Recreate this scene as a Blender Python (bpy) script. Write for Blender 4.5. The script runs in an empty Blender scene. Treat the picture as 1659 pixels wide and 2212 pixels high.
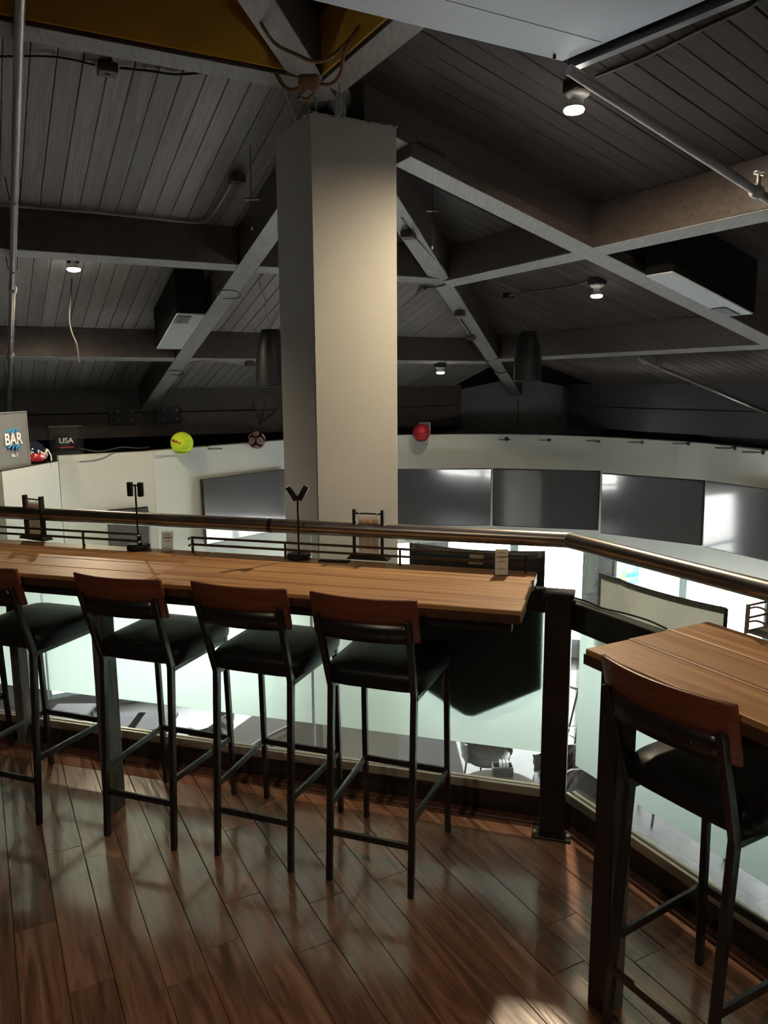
import bpy, bmesh, math, random
from mathutils import Vector, Matrix
random.seed(7)
SC = bpy.context.scene
COL = SC.collection
R = math.radians

# ---------------------------------------------------------------- camera
IW, IH, FPX = 1659.0, 2212.0, 1661.0
PITCH, ROLL, HC = R(9.4), R(0.36), 1.75
CP = Vector((0, 0, HC))
FW = Vector((0, math.cos(PITCH), -math.sin(PITCH)))
_u0 = Vector((0, math.sin(PITCH), math.cos(PITCH))); _r0 = Vector((1, 0, 0))
RT = _r0 * math.cos(ROLL) - _u0 * math.sin(ROLL)
UP = _u0 * math.cos(ROLL) + _r0 * math.sin(ROLL)
cam = bpy.data.cameras.new('camera'); camo = bpy.data.objects.new('camera', cam); COL.objects.link(camo)
cam.sensor_fit = 'VERTICAL'; cam.sensor_height = 36.0; cam.lens = FPX / IH * 36.0
cam.clip_start = 0.05; cam.clip_end = 200
camo.matrix_world = Matrix(((RT.x, UP.x, -FW.x, 0), (RT.y, UP.y, -FW.y, 0), (RT.z, UP.z, -FW.z, HC), (0, 0, 0, 1)))
SC.camera = camo
SC.view_settings.view_transform = 'Standard'; SC.view_settings.look = 'None'
SC.view_settings.gamma = 1; SC.view_settings.use_curve_mapping = False
SC.view_settings.exposure = 0.0

def ray(x, y):
    return (FW * FPX + RT * (x - IW / 2) - UP * (y - IH / 2)).normalized()
def at(x, y, z):                      # point of the photo on the horizontal plane z
    d = ray(x, y); return CP + d * ((z - HC) / d.z)
def onp(x, y, p0, n):                 # point of the photo on a plane
    d = ray(x, y); p0 = Vector(p0); n = Vector(n); return CP + d * ((p0 - CP).dot(n) / d.dot(n))

# ---------------------------------------------------------------- daylight
world = bpy.data.worlds.new('world'); SC.world = world; world.use_nodes = True
nt = world.node_tree; bg = nt.nodes['Background']
bg.inputs['Color'].default_value = (1.0, 0.97, 0.99, 1)
bg.inputs['Strength'].default_value = 36.0

def at_y(x, y, Y):
    d = ray(x, y); return CP + d * (Y / d.y)
# roof frame: U runs down the left roof plane, V down the right one
A0 = Vector((-0.236, 5.0, 3.27)); SL = 0.286
TU = R(118); U = Vector((math.cos(TU), math.sin(TU), 0)); V = Vector((math.cos(R(28)), math.sin(R(28)), 0))
def uv(u, v, z): return Vector((A0.x, A0.y, 0)) + U * u + V * v + Vector((0, 0, z))
def zN(u, v, dz=0): return 3.27 + dz - SL * u
def zE(u, v, dz=0): return 3.27 + dz - SL * v
def onN(x, y, dz=0.3): return onp(x, y, A0 + Vector((0, 0, dz)), (U.x * SL, U.y * SL, 1))
def onE(x, y, dz=0.3): return onp(x, y, A0 + Vector((0, 0, dz)), (V.x * SL, V.y * SL, 1))
def touv(p): w = Vector((p.x - A0.x, p.y - A0.y, 0)); return w.dot(U), w.dot(V)

LAMPS = []   # filled by the lamp builders below
LAMP_W = 330.0
LAMP_COL = (1.0, 0.82, 0.56)

def portal(c, nrm, w, h):
    l = bpy.data.lights.new('window_daylight', 'AREA'); l.shape = 'RECTANGLE'; l.size = w; l.size_y = h
    l.cycles.is_portal = True
    o = bpy.data.objects.new('window_daylight', l); COL.objects.link(o)
    o.location = c; o.rotation_euler = Vector(nrm).to_track_quat('-Z', 'Z').to_euler()
    return o

# ---------------------------------------------------------------- materials
def newmat(name):
    m = bpy.data.materials.new(name); m.use_nodes = True
    return m, m.node_tree, m.node_tree.nodes['Principled BSDF']
def coords(nt, scale=(1, 1, 1), rand=True):
    tc = nt.nodes.new('ShaderNodeTexCoord'); mp = nt.nodes.new('ShaderNodeMapping'); mp.inputs['Scale'].default_value = scale
    nt.links.new(tc.outputs['Object'], mp.inputs['Vector'])
    if rand:
        oi = nt.nodes.new('ShaderNodeObjectInfo'); ml = nt.nodes.new('ShaderNodeMath'); ml.operation = 'MULTIPLY'; ml.inputs[1].default_value = 37.0
        nt.links.new(oi.outputs['Random'], ml.inputs[0]); nt.links.new(ml.outputs[0], mp.inputs['Location'])
        return mp, oi
    return mp, None
def plain(name, col, rough=0.5, metal=0.0, spec=0.5, noise=0.0, nscale=6.0, bump=0.0, bscale=60.0, coat=0.0):
    m, t, b = newmat(name)
    b.inputs['Base Color'].default_value = (*col, 1); b.inputs['Roughness'].default_value = rough
    b.inputs['Metallic'].default_value = metal; b.inputs['Specular IOR Level'].default_value = spec
    if coat: b.inputs['Coat Weight'].default_value = coat
    if noise or bump:
        mp, _ = coords(t, rand=False)
        if noise:
            n = t.nodes.new('ShaderNodeTexNoise'); n.inputs['Scale'].default_value = nscale; n.inputs['Detail'].default_value = 5
            t.links.new(mp.outputs[0], n.inputs['Vector'])
            r = t.nodes.new('ShaderNodeMapRange'); r.inputs[1].default_value = .3; r.inputs[2].default_value = .7
            r.inputs[3].default_value = 1 - noise; r.inputs[4].default_value = 1 + noise
            t.links.new(n.outputs['Fac'], r.inputs[0])
            mx = t.nodes.new('ShaderNodeVectorMath'); mx.operation = 'SCALE'; mx.inputs[0].default_value = col
            t.links.new(r.outputs[0], mx.inputs['Scale']); t.links.new(mx.outputs[0], b.inputs['Base Color'])
        if bump:
            n2 = t.nodes.new('ShaderNodeTexNoise'); n2.inputs['Scale'].default_value = bscale; n2.inputs['Detail'].default_value = 4
            t.links.new(mp.outputs[0], n2.inputs['Vector'])
            bp = t.nodes.new('ShaderNodeBump'); bp.inputs['Strength'].default_value = bump; bp.inputs['Distance'].default_value = .01
            t.links.new(n2.outputs['Fac'], bp.inputs['Height']); t.links.new(bp.outputs[0], b.inputs['Normal'])
    return m
def wood(name, cols, rough=0.4, gscale=(14, 1.2, 14), detail=6, bump=0.25, vary=0.25, spec=0.5, knots=True, rvar=0.15, bdist=.004):
    """grain runs along local Y"""
    m, t, b = newmat(name)
    mp, oi = coords(t, gscale)
    n = t.nodes.new('ShaderNodeTexNoise'); n.inputs['Scale'].default_value = 1.6; n.inputs['Detail'].default_value = detail; n.inputs['Distortion'].default_value = 1.4
    t.links.new(mp.outputs[0], n.inputs['Vector'])
    cr = t.nodes.new('ShaderNodeValToRGB'); e = cr.color_ramp.elements
    e[0].position = .32; e[0].color = (*cols[0], 1); e[1].position = .68; e[1].color = (*cols[1], 1)
    if len(cols) > 2:
        k = cr.color_ramp.elements.new(.5); k.color = (*cols[2], 1)
    t.links.new(n.outputs['Fac'], cr.inputs[0])
    hv = t.nodes.new('ShaderNodeHueSaturation'); t.links.new(cr.outputs[0], hv.inputs['Color'])
    mr = t.nodes.new('ShaderNodeMapRange'); mr.inputs[3].default_value = 1 - vary; mr.inputs[4].default_value = 1 + vary
    t.links.new(oi.outputs['Random'], mr.inputs[0]); t.links.new(mr.outputs[0], hv.inputs['Value'])
    t.links.new(hv.outputs[0], b.inputs['Base Color'])
    rr = t.nodes.new('ShaderNodeMapRange'); rr.inputs[3].default_value = rough - rvar; rr.inputs[4].default_value = rough + rvar
    t.links.new(n.outputs['Fac'], rr.inputs[0]); t.links.new(rr.outputs[0], b.inputs['Roughness'])
    b.inputs['Specular IOR Level'].default_value = spec
    bp = t.nodes.new('ShaderNodeBump'); bp.inputs['Strength'].default_value = bump; bp.inputs['Distance'].default_value = bdist
    t.links.new(n.outputs['Fac'], bp.inputs['Height']); t.links.new(bp.outputs[0], b.inputs['Normal'])
    return m
def emit(name, col, s):
    m, t, b = newmat(name); b.inputs['Base Color'].default_value = (*col, 1)
    b.inputs['Emission Color'].default_value = (*col, 1); b.inputs['Emission Strength'].default_value = s
    return m
def glassmat(name, tint=(.95, .97, .96), fres=1.0, dirt=0.0):
    m = bpy.data.materials.new(name); m.use_nodes = True; t = m.node_tree; t.nodes.clear()
    out = t.nodes.new('ShaderNodeOutputMaterial'); tr = t.nodes.new('ShaderNodeBsdfTransparent'); tr.inputs[0].default_value = (*tint, 1)
    gl = t.nodes.new('ShaderNodeBsdfGlossy'); gl.inputs['Roughness'].default_value = 0.02
    lw = t.nodes.new('ShaderNodeLayerWeight'); lw.inputs['Blend'].default_value = .28
    ml = t.nodes.new('ShaderNodeMath'); ml.operation = 'MULTIPLY'; ml.inputs[1].default_value = .5 * fres
    t.links.new(lw.outputs['Fresnel'], ml.inputs[0])
    mx = t.nodes.new('ShaderNodeMixShader'); t.links.new(ml.outputs[0], mx.inputs[0]); t.links.new(tr.outputs[0], mx.inputs[1]); t.links.new(gl.outputs[0], mx.inputs[2])
    last = mx
    if dirt:
        tc = t.nodes.new('ShaderNodeTexCoord'); n = t.nodes.new('ShaderNodeTexNoise'); n.inputs['Scale'].default_value = 90; n.inputs['Detail'].default_value = 2
        t.links.new(tc.outputs['Object'], n.inputs['Vector'])
        mr = t.nodes.new('ShaderNodeMapRange'); mr.inputs[1].default_value = .66; mr.inputs[2].default_value = .74; mr.inputs[3].default_value = .02; mr.inputs[4].default_value = dirt
        t.links.new(n.outputs['Fac'], mr.inputs[0])
        tl = t.nodes.new('ShaderNodeBsdfTranslucent'); tl.inputs[0].default_value = (.9, .95, .93, 1)
        m2 = t.nodes.new('ShaderNodeMixShader'); t.links.new(mr.outputs[0], m2.inputs[0]); t.links.new(mx.outputs[0], m2.inputs[1]); t.links.new(tl.outputs[0], m2.inputs[2]); last = m2
    t.links.new(last.outputs[0], out.inputs[0])
    return m
def filmmat(name):
    m = bpy.data.materials.new(name); m.use_nodes = True; t = m.node_tree; t.nodes.clear()
    out = t.nodes.new('ShaderNodeOutputMaterial')
    tl = t.nodes.new('ShaderNodeBsdfTranslucent'); tl.inputs[0].default_value = (.90, .985, .955, 1)
    rf = t.nodes.new('ShaderNodeBsdfRefraction'); rf.inputs['Color'].default_value = (.90, .985, .955, 1); rf.inputs['Roughness'].default_value = .50; rf.inputs['IOR'].default_value = 1.45
    mx = t.nodes.new('ShaderNodeMixShader'); mx.inputs[0].default_value = .6
    t.links.new(tl.outputs[0], mx.inputs[1]); t.links.new(rf.outputs[0], mx.inputs[2]); t.links.new(mx.outputs[0], out.inputs[0])
    return m

def transl(name, col, fac):
    m = bpy.data.materials.new(name); m.use_nodes = True; t = m.node_tree; t.nodes.clear()
    out = t.nodes.new('ShaderNodeOutputMaterial')
    tl = t.nodes.new('ShaderNodeBsdfTranslucent'); tl.inputs[0].default_value = (*col, 1)
    df = t.nodes.new('ShaderNodeBsdfDiffuse'); df.inputs[0].default_value = (*col, 1)
    mx = t.nodes.new('ShaderNodeMixShader'); mx.inputs[0].default_value = 1 - fac
    t.links.new(tl.outputs[0], mx.inputs[1]); t.links.new(df.outputs[0], mx.inputs[2]); t.links.new(mx.outputs[0], out.inputs[0])
    return m
M = {}
M['floor_wood'] = wood('floor_wood', [(.15, .068, .042), (.38, .185, .115), (.26, .120, .074)], rough=.22, gscale=(15, 1.3, 15), bump=.35, vary=.30, spec=.95, rvar=.06, bdist=.003)
_fb = M['floor_wood'].node_tree.nodes['Principled BSDF']; _fb.inputs['Coat Weight'].default_value = .8; _fb.inputs['Coat IOR'].default_value = 1.65; _fb.inputs['Coat Roughness'].default_value = .09
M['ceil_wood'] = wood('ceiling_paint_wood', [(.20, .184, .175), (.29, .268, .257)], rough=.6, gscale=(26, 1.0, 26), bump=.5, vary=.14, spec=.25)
M['ceil_wood_dim_brown'] = wood('dim_brown_ceiling_wood', [(.045, .036, .033), (.078, .063, .058)], rough=.65, gscale=(26, 1.0, 26), bump=.6, vary=.18, spec=.12)  # browner ceiling copy; the right slope's weaker light is put into its colour
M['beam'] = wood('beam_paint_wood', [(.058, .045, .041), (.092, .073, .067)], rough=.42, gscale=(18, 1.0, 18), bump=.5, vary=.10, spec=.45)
M['beam_under'] = wood('pale_beam_underside', [(.25, .245, .24), (.36, .355, .35)], rough=.5, gscale=(24, 1.0, 24), bump=.5, vary=.06)  # paler than the beam sides, used on undersides only
M['beam_ochre'] = plain('ochre_paint', (.75, .41, .05), .5, noise=.15, nscale=3, bump=.1)
M['beam_dark'] = plain('roof_backing_paint', (.008, .008, .008), .9, spec=.1)
M['wall_dark'] = plain('dark_wall_paint', (.045, .045, .047), .6, bump=.1)
M['wall_gable'] = plain('gable_wall_paint', (.16, .16, .155), .6, noise=.05)
M['white_wall'] = plain('pale_wall_paint', (.62, .65, .60), .62, noise=.03, nscale=2, bump=.06, bscale=90)
M['column'] = plain('column_drywall_paint', (.36, .345, .305), .6, noise=.03, nscale=3, bump=.08, bscale=70)
M['black_metal'] = plain('black_powder_coated_steel', (.014, .014, .015), .30, spec=.7)
M['black_paint'] = plain('black_paint', (.016, .016, .017), .5)
M['soft_black'] = plain('matte_black', (.014, .014, .015), .45, spec=.3)
M['steel'] = plain('brushed_steel', (.36, .32, .29), .30, metal=.9, noise=.12, nscale=9)
M['alu'] = plain('aluminium_channel', (.55, .56, .53), .38, metal=.7)
M['vinyl'] = plain('black_vinyl', (.010, .011, .014), .42, spec=.35, bump=.03, bscale=160)
M['seatwood'] = wood('red_brown_backrest_wood', [(.13, .036, .020), (.21, .062, .032)], rough=.34, gscale=(3, 3, 30), bump=.05, vary=.05)
M['counter'] = wood('counter_pine', [(.33, .155, .060), (.60, .330, .140), (.47, .240, .095)], rough=.42, gscale=(17, .75, 17), bump=.18, vary=.10, spec=.5, rvar=.08)
M['counter_edge'] = wood('counter_edge_dark', [(.045, .020, .011), (.09, .040, .020)], rough=.5, gscale=(17, .75, 17), bump=.3, vary=.1)
M['post_wood'] = wood('grey_stained_post_wood', [(.085, .080, .074), (.17, .16, .15)], rough=.6, gscale=(30, 30, 2), bump=.4, vary=.1)
M['paper'] = transl('cream_card', (.74, .68, .58), .5)
M['menu'] = transl('kraft_menu_paper', (.50, .33, .22), .5)
M['print'] = plain('print_ink', (.05, .04, .04), .7)
M['print_brown'] = plain('menu_print', (.19, .12, .085), .7)
M['acrylic'] = glassmat('clear_acrylic', (.95, .95, .95), 1.3)
M['glass'] = glassmat('railing_glass', (.94, .97, .955), .8, dirt=.14)
M['pane'] = glassmat('window_glass', (.95, .98, .98), .8)
M['film'] = filmmat('frosted_film')
M['screen'] = plain('tv_screen_glass', (.075, .077, .080), .09, spec=.9, coat=.6)
M['bezel'] = plain('tv_bezel', (.012, .012, .012), .35)
M['white_plastic'] = plain('white_porcelain', (.75, .74, .70), .35)
M['white_paint'] = plain('white_metal_panel', (.62, .66, .70), .45, noise=.05, nscale=4)
M['soffit'] = plain('blue_grey_soffit_paint', (.74, .83, .97), .55, noise=.06, nscale=1.5)
M['bulb'] = emit('lit_bulb', (1.0, .93, .84), 45)
M['pipe'] = plain('painted_pipe', (.30, .27, .26), .34, metal=.35)
M['cable'] = plain('dark_cable', (.03, .026, .024), .5)
M['rope'] = plain('dusty_orange_cable', (.24, .12, .055), .6)
M['navy'] = plain('navy_banner_cloth', (.012, .014, .030), .75)
M['banner'] = transl('white_banner_cloth', (.92, .91, .80), .75)
M['yellow'] = plain('tennis_ball_felt', (.60, .85, .03), .85, bump=.3, bscale=150)
M['red_rubber'] = plain('red_rubber', (.45, .012, .025), .45, bump=.3, bscale=200)
M['pink'] = plain('pale_pink_leather', (.60, .33, .28), .45)
M['red'] = plain('red_print', (.40, .02, .02), .5)
M['white'] = plain('white_print', (.82, .82, .82), .5)
M['blue'] = plain('blue_print', (.05, .32, .62), .5)
M['grey_card'] = plain('grey_display_card', (.16, .165, .155), .45, noise=.06, nscale=30)
M['concrete'] = plain('polished_concrete', (.045, .043, .036), .45, noise=.35, nscale=2.2, spec=.2)
M['beige_top'] = plain('beige_laminate', (.085, .078, .062), .8, spec=.1, noise=.05)
M['lilac_top'] = plain('pale_grey_laminate', (.085, .083, .09), .8, spec=.1, noise=.06)
M['quilt'] = plain('quilted_grey_leather', (.035, .035, .036), .5)
M['outside_ground'] = plain('outside_paving', (.55, .54, .50), .8)
M['win_frame'] = plain('window_frame_teal_grey', (.20, .26, .26), .45)
M['kerb'] = plain('dark_bronze_kerb', (.030, .022, .018), .42)
M['nosing'] = wood('floor_edge_wood', [(.09, .035, .022), (.16, .065, .042)], rough=.4, gscale=(20, 1.5, 20), bump=.2)

# ---------------------------------------------------------------- mesh helpers
def chain_inv(parent):
    m = Matrix.Identity(4); p = parent
    while p is not None:
        m = Matrix.Translation(p.location) @ p.rotation_euler.to_matrix().to_4x4() @ m; p = p.parent
    return m.inverted()
class MB:
    def __init__(s): s.v = []; s.f = []; s.sm = []
    def add(s, vs, fs, smooth=False):
        o = len(s.v); s.v += [tuple(v) for v in vs]; s.f += [tuple(i + o for i in f) for f in fs]; s.sm += [smooth] * len(fs); return s
    def box(s, c, size, ax=None):
        c = Vector(c); h = [x / 2 for x in size]
        ax = ax or (Vector((1, 0, 0)), Vector((0, 1, 0)), Vector((0, 0, 1)))
        P = []
        for k in (-1, 1):
            for j in (-1, 1):
                for i in (-1, 1): P.append(c + ax[0] * (i * h[0]) + ax[1] * (j * h[1]) + ax[2] * (k * h[2]))
        return s.add(P, [(0, 2, 3, 1), (4, 5, 7, 6), (0, 1, 5, 4), (2, 6, 7, 3), (0, 4, 6, 2), (1, 3, 7, 5)])
    def hexa(s, P):   # 8 points: bottom 4 (loop), top 4 (loop)
        return s.add(P, [(3, 2, 1, 0), (4, 5, 6, 7), (0, 1, 5, 4), (1, 2, 6, 5), (2, 3, 7, 6), (3, 0, 4, 7)])
    def prism(s, bot, top):
        n = len(bot)
        return s.add(list(bot) + list(top), [tuple(range(n - 1, -1, -1)), tuple(range(n, 2 * n))] + [(i, (i + 1) % n, n + (i + 1) % n, n + i) for i in range(n)])
    def bar(s, a, b, w, h, up=(0, 0, 1)):
        a = Vector(a); b = Vector(b); d = (b - a); L = d.length; d.normalize(); up = Vector(up)
        x = d.cross(up)
        if x.length < 1e-5: x = d.cross(Vector((0, 1, 0)))
        x.normalize(); z = x.cross(d).normalized()
        return s.box((a + b) / 2, (w, L, h), (x, d, z))
    def tube(s, pts, r, n=8, caps=True, closed=False):
        pts = [Vector(p) for p in pts]; N = len(pts); rings = []; prev = None
        for i, p in enumerate(pts):
            if closed: d = pts[(i + 1) % N] - pts[i - 1]
            else: d = pts[min(i + 1, N - 1)] - pts[max(i - 1, 0)]
            d.normalize()
            if prev is None:
                x = d.cross(Vector((0, 0, 1)));
                if x.length < 1e-3: x = d.cross(Vector((0, 1, 0)))
            else: x = prev - d * prev.dot(d)
            x.normalize(); prev = x; y = d.cross(x); rr = r[i] if isinstance(r, (list, tuple)) else r
            rings.append([p + (x * math.cos(2 * math.pi * k / n) + y * math.sin(2 * math.pi * k / n)) * rr for k in range(n)])
        vs = [v for rg in rings for v in rg]; fs = []
        for i in range(N if closed else N - 1):
            j = (i + 1) % N
            for k in range(n): fs.append((i * n + k, i * n + (k + 1) % n, j * n + (k + 1) % n, j * n + k))
        s.add(vs, fs, True)
        if caps and not closed: s.add(rings[0] + rings[-1], [tuple(range(n - 1, -1, -1)), tuple(range(n, 2 * n))])
        return s
    def lathe(s, prof, n=24, c=(0, 0, 0), ax=(0, 0, 1), smooth=True, capb=True, capt=True):
        c = Vector(c); ax = Vector(ax).normalized(); x = ax.orthogonal().normalized(); y = ax.cross(x)
        vs = []; fs = []
        for r, z in prof:
            for k in range(n): a = 2 * math.pi * k / n; vs.append(c + ax * z + (x * math.cos(a) + y * math.sin(a)) * r)
        for i in range(len(prof) - 1):
            for k in range(n): fs.append((i * n + k, i * n + (k + 1) % n, (i + 1) * n + (k + 1) % n, (i + 1) * n + k))
        s.add(vs, fs, smooth); m = len(prof)
        if capb: s.add(vs[:n], [tuple(range(n - 1, -1, -1))])
        if capt: s.add(vs[(m - 1) * n:], [tuple(range(n))])
        return s
    def torus(s, c, ax, r0, r1, n=20, m=6):
        c = Vector(c); ax = Vector(ax).normalized(); x = ax.orthogonal().normalized(); y = ax.cross(x)
        return s.tube([c + (x * math.cos(2 * math.pi * k / n) + y * math.sin(2 * math.pi * k / n)) * r0 for k in range(n)], r1, m, closed=True)
    def build(s, name, mat, parent=None, world=True, bevel=0, seg=1, solid=0, subsurf=0):
        me = bpy.data.meshes.new(name)
        if parent is not None and world:
            mi = chain_inv(parent); vs = [tuple(mi @ Vector(v)) for v in s.v]
        else: vs = s.v
        me.from_pydata(vs, [], s.f); me.update()
        for p, q in zip(me.polygons, s.sm): p.use_smooth = q
        bm = bmesh.new(); bm.from_mesh(me)
        if subsurf == 0: bmesh.ops.recalc_face_normals(bm, faces=bm.faces)
        bm.to_mesh(me); bm.free()
        if mat is not None: me.materials.append(M[mat] if isinstance(mat, str) else mat)
        o = bpy.data.objects.new(name, me); COL.objects.link(o); o.parent = parent
        if solid: md = o.modifiers.new('s', 'SOLIDIFY'); md.thickness = solid
        if bevel: md = o.modifiers.new('b', 'BEVEL'); md.width = bevel; md.segments = seg; md.limit_method = 'ANGLE'
        if subsurf: md = o.modifiers.new('u', 'SUBSURF'); md.levels = subsurf; md.render_levels = subsurf
        return o
def tag(o, label=None, cat=None, group=None, kind=None):
    if label: o['label'] = label
    if cat: o['category'] = cat
    if group: o['group'] = group
    if kind: o['kind'] = kind
    return o
def thing(name, loc, label, cat, rz=0, group=None, kind=None):
    o = bpy.data.objects.new(name, None); COL.objects.link(o); o.location = loc; o.rotation_euler = (0, 0, rz); o.empty_display_size = .1
    return tag(o, label, cat, group, kind)
def structure(o, label=None, cat=None): return tag(o, label, cat, None, 'structure')
def place(root, loc, rz, label):
    r = root.copy(); COL.objects.link(r); r.location = loc; r.rotation_euler = (0, 0, rz); r['label'] = label
    for ch in list(root.children):
        c = ch.copy(); COL.objects.link(c); c.parent = r
        for g in ch.children: d = g.copy(); COL.objects.link(d); d.parent = c
    return r
def smooth_path(pts, n=6):
    pts = [Vector(p) for p in pts]; out = []
    for i in range(len(pts) - 1):
        p0 = pts[max(i - 1, 0)]; p1 = pts[i]; p2 = pts[i + 1]; p3 = pts[min(i + 2, len(pts) - 1)]
        for k in range(n):
            t = k / n
            out.append(.5 * ((2 * p1) + (p2 - p0) * t + (2 * p0 - 5 * p1 + 4 * p2 - p3) * t * t + (3 * p1 - p0 - 3 * p2 + p3) * t ** 3))
    out.append(pts[-1]); return out
def text(body, size, mat, parent, p, xdir, updir, name='lettering', shear=0, align='CENTER', thick=.0004, bold=0, sx=1):
    c = bpy.data.curves.new(name, 'FONT'); c.body = body; c.size = size; c.align_x = align; c.align_y = 'CENTER'; c.extrude = thick; c.shear = shear; c.offset = bold
    c.materials.append(M[mat]); o = bpy.data.objects.new(name, c); COL.objects.link(o)
    x = Vector(xdir).normalized(); y = Vector(updir); y = (y - x * y.dot(x)).normalized(); z = x.cross(y)
    mw = Matrix(((x.x * sx, y.x, z.x, p[0]), (x.y * sx, y.y, z.y, p[1]), (x.z * sx, y.z, z.z, p[2]), (0, 0, 0, 1)))
    if parent is not None:
        o.parent = parent; mw = chain_inv(parent) @ mw
    o.matrix_basis = mw
    me = bpy.data.meshes.new_from_object(o); o2 = bpy.data.objects.new(name, me); COL.objects.link(o2); o2.parent = parent; o2.matrix_basis = mw
    bpy.data.objects.remove(o); o2.name = name
    return o2
Z = Vector((0, 0, 1))

# ---------------------------------------------------------------- building shell
UMX, VMX, LO = 7.1, 7.1, -8.0
CU, CV = 5.05, 5.05            # the chamfered corner starts here
# outer walls with strip windows on the lower floor
ZF = -3.0
def wall(name, a, b, ztop_a, ztop_b, inward, mat='wall_dark', win=None, label=None, zmid=None):
    a = Vector(a); b = Vector(b); t = .2
    d = (b - a).normalized(); n = Vector(inward)
    o = -n * t
    def seg(p, q, z0, z1p, z1q):
        mb.hexa([p + Z * z0, q + Z * z0, q + o + Z * z0, p + o + Z * z0, p + Z * z1p, q + Z * z1q, q + o + Z * z1q, p + o + Z * z1p])
    mb = MB(); L = (b - a).length
    zt = lambda s: ztop_a + (ztop_b - ztop_a) * s / L
    if win:
        z0, z1, s0, s1 = win
        seg(a, b, ZF - .1, z0, z0)
        seg(a, a + d * s0, z0, z1, z1); seg(a + d * s1, b, z0, z1, z1)
        if zmid: seg(a, a + d * zmid[0], z1, zt(0), zmid[1]); seg(a + d * zmid[0], b, z1, zmid[1], zt(L))
        else: seg(a, b, z1, zt(0), zt(L))
    else:
        seg(a, b, ZF - .1, zt(0), zt(L))
    return structure(mb.build(name, mat))
def windows(idx, a, b, s0, s1, z0, z1, n, inward, port=True):
    a = Vector(a); b = Vector(b); d = (b - a).normalized(); inn = Vector(inward); w = (s1 - s0) / n
    for k in range(n):
        c = a + d * (s0 + w * (k + .5)) - inn * .1
        r = thing('window_%d' % (idx + k), c + Z * z0, 'large daylit storefront window pane of the lower floor', None, kind='structure')
        del r['label']
        f = MB(); fw = .035
        for sg in (-1, 1): f.box(c + d * sg * (w / 2 - fw) + Z * (z0 + z1) / 2, (fw * 2, .12, z1 - z0), (d, inn, Z))
        for zz in (z0 + fw, z1 - fw, z0 + (z1 - z0) * .18): f.box(c + Z * zz, (w, .11, fw * 2), (d, inn, Z))
        f.build('window_frame', 'win_frame', r)
        MB().box(c + Z * (z0 + z1) / 2, (w - .06, .012, z1 - z0 - .06), (d, inn, Z)).build('pane', 'pane', r)
    if port: portal(a + d * (s0 + s1) / 2 - inn * .22 + Z * (z0 + z1) / 2, inn, s1 - s0, z1 - z0)
WZ0, WZ1 = -2.75, -.35
nN, nE = -U, -V; hip = (U + V).normalized(); nC = -hip
pN0 = uv(UMX, LO, 0); pN1 = uv(UMX, CV, 0); pE1 = uv(CU, VMX, 0); pE0 = uv(LO, VMX, 0); pS = uv(LO, LO, 0)
zc = zN(UMX, 0, .33); Lc = (pE1 - pN1).length
wall('wall_north', pN0, pN1, zc, zc, nN, win=(WZ0, WZ1, 6.5, (pN1 - pN0).length - .3))
windows(1, pN0, pN1, 6.5, (pN1 - pN0).length - .3, WZ0, WZ1, 4, nN)
wall('wall_corner', pN1, pE1, zc, zc, nC, mat='wall_gable', win=(WZ0, WZ1, .2, Lc - .2), zmid=(Lc / 2, zN(6.08, 0, .33)))
windows(8, pN1, pE1, .2, Lc - .2, WZ0, WZ1, 2, nC)
wall('wall_east', pE1, pE0, zc, zc, nE, win=(WZ0, WZ1, .3, 4.6))
windows(10, pE1, pE0, .3, 4.6, WZ0, WZ1, 3, nE)
zs = zE(0, LO, .33)
wall('wall_south', pE0, pS, zc, zs, U, win=(-2.2, -.8, 6.0, 9.0))
windows(17, pE0, pS, 6.0, 9.0, -2.2, -.8, 2, U)
wall('wall_west', pS, pN0, zs, zc, V, win=(-2.4, -1.2, 11.0, 12.4))
windows(19, pS, pN0, 11.0, 12.4, -2.4, -1.2, 1, V)
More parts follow.
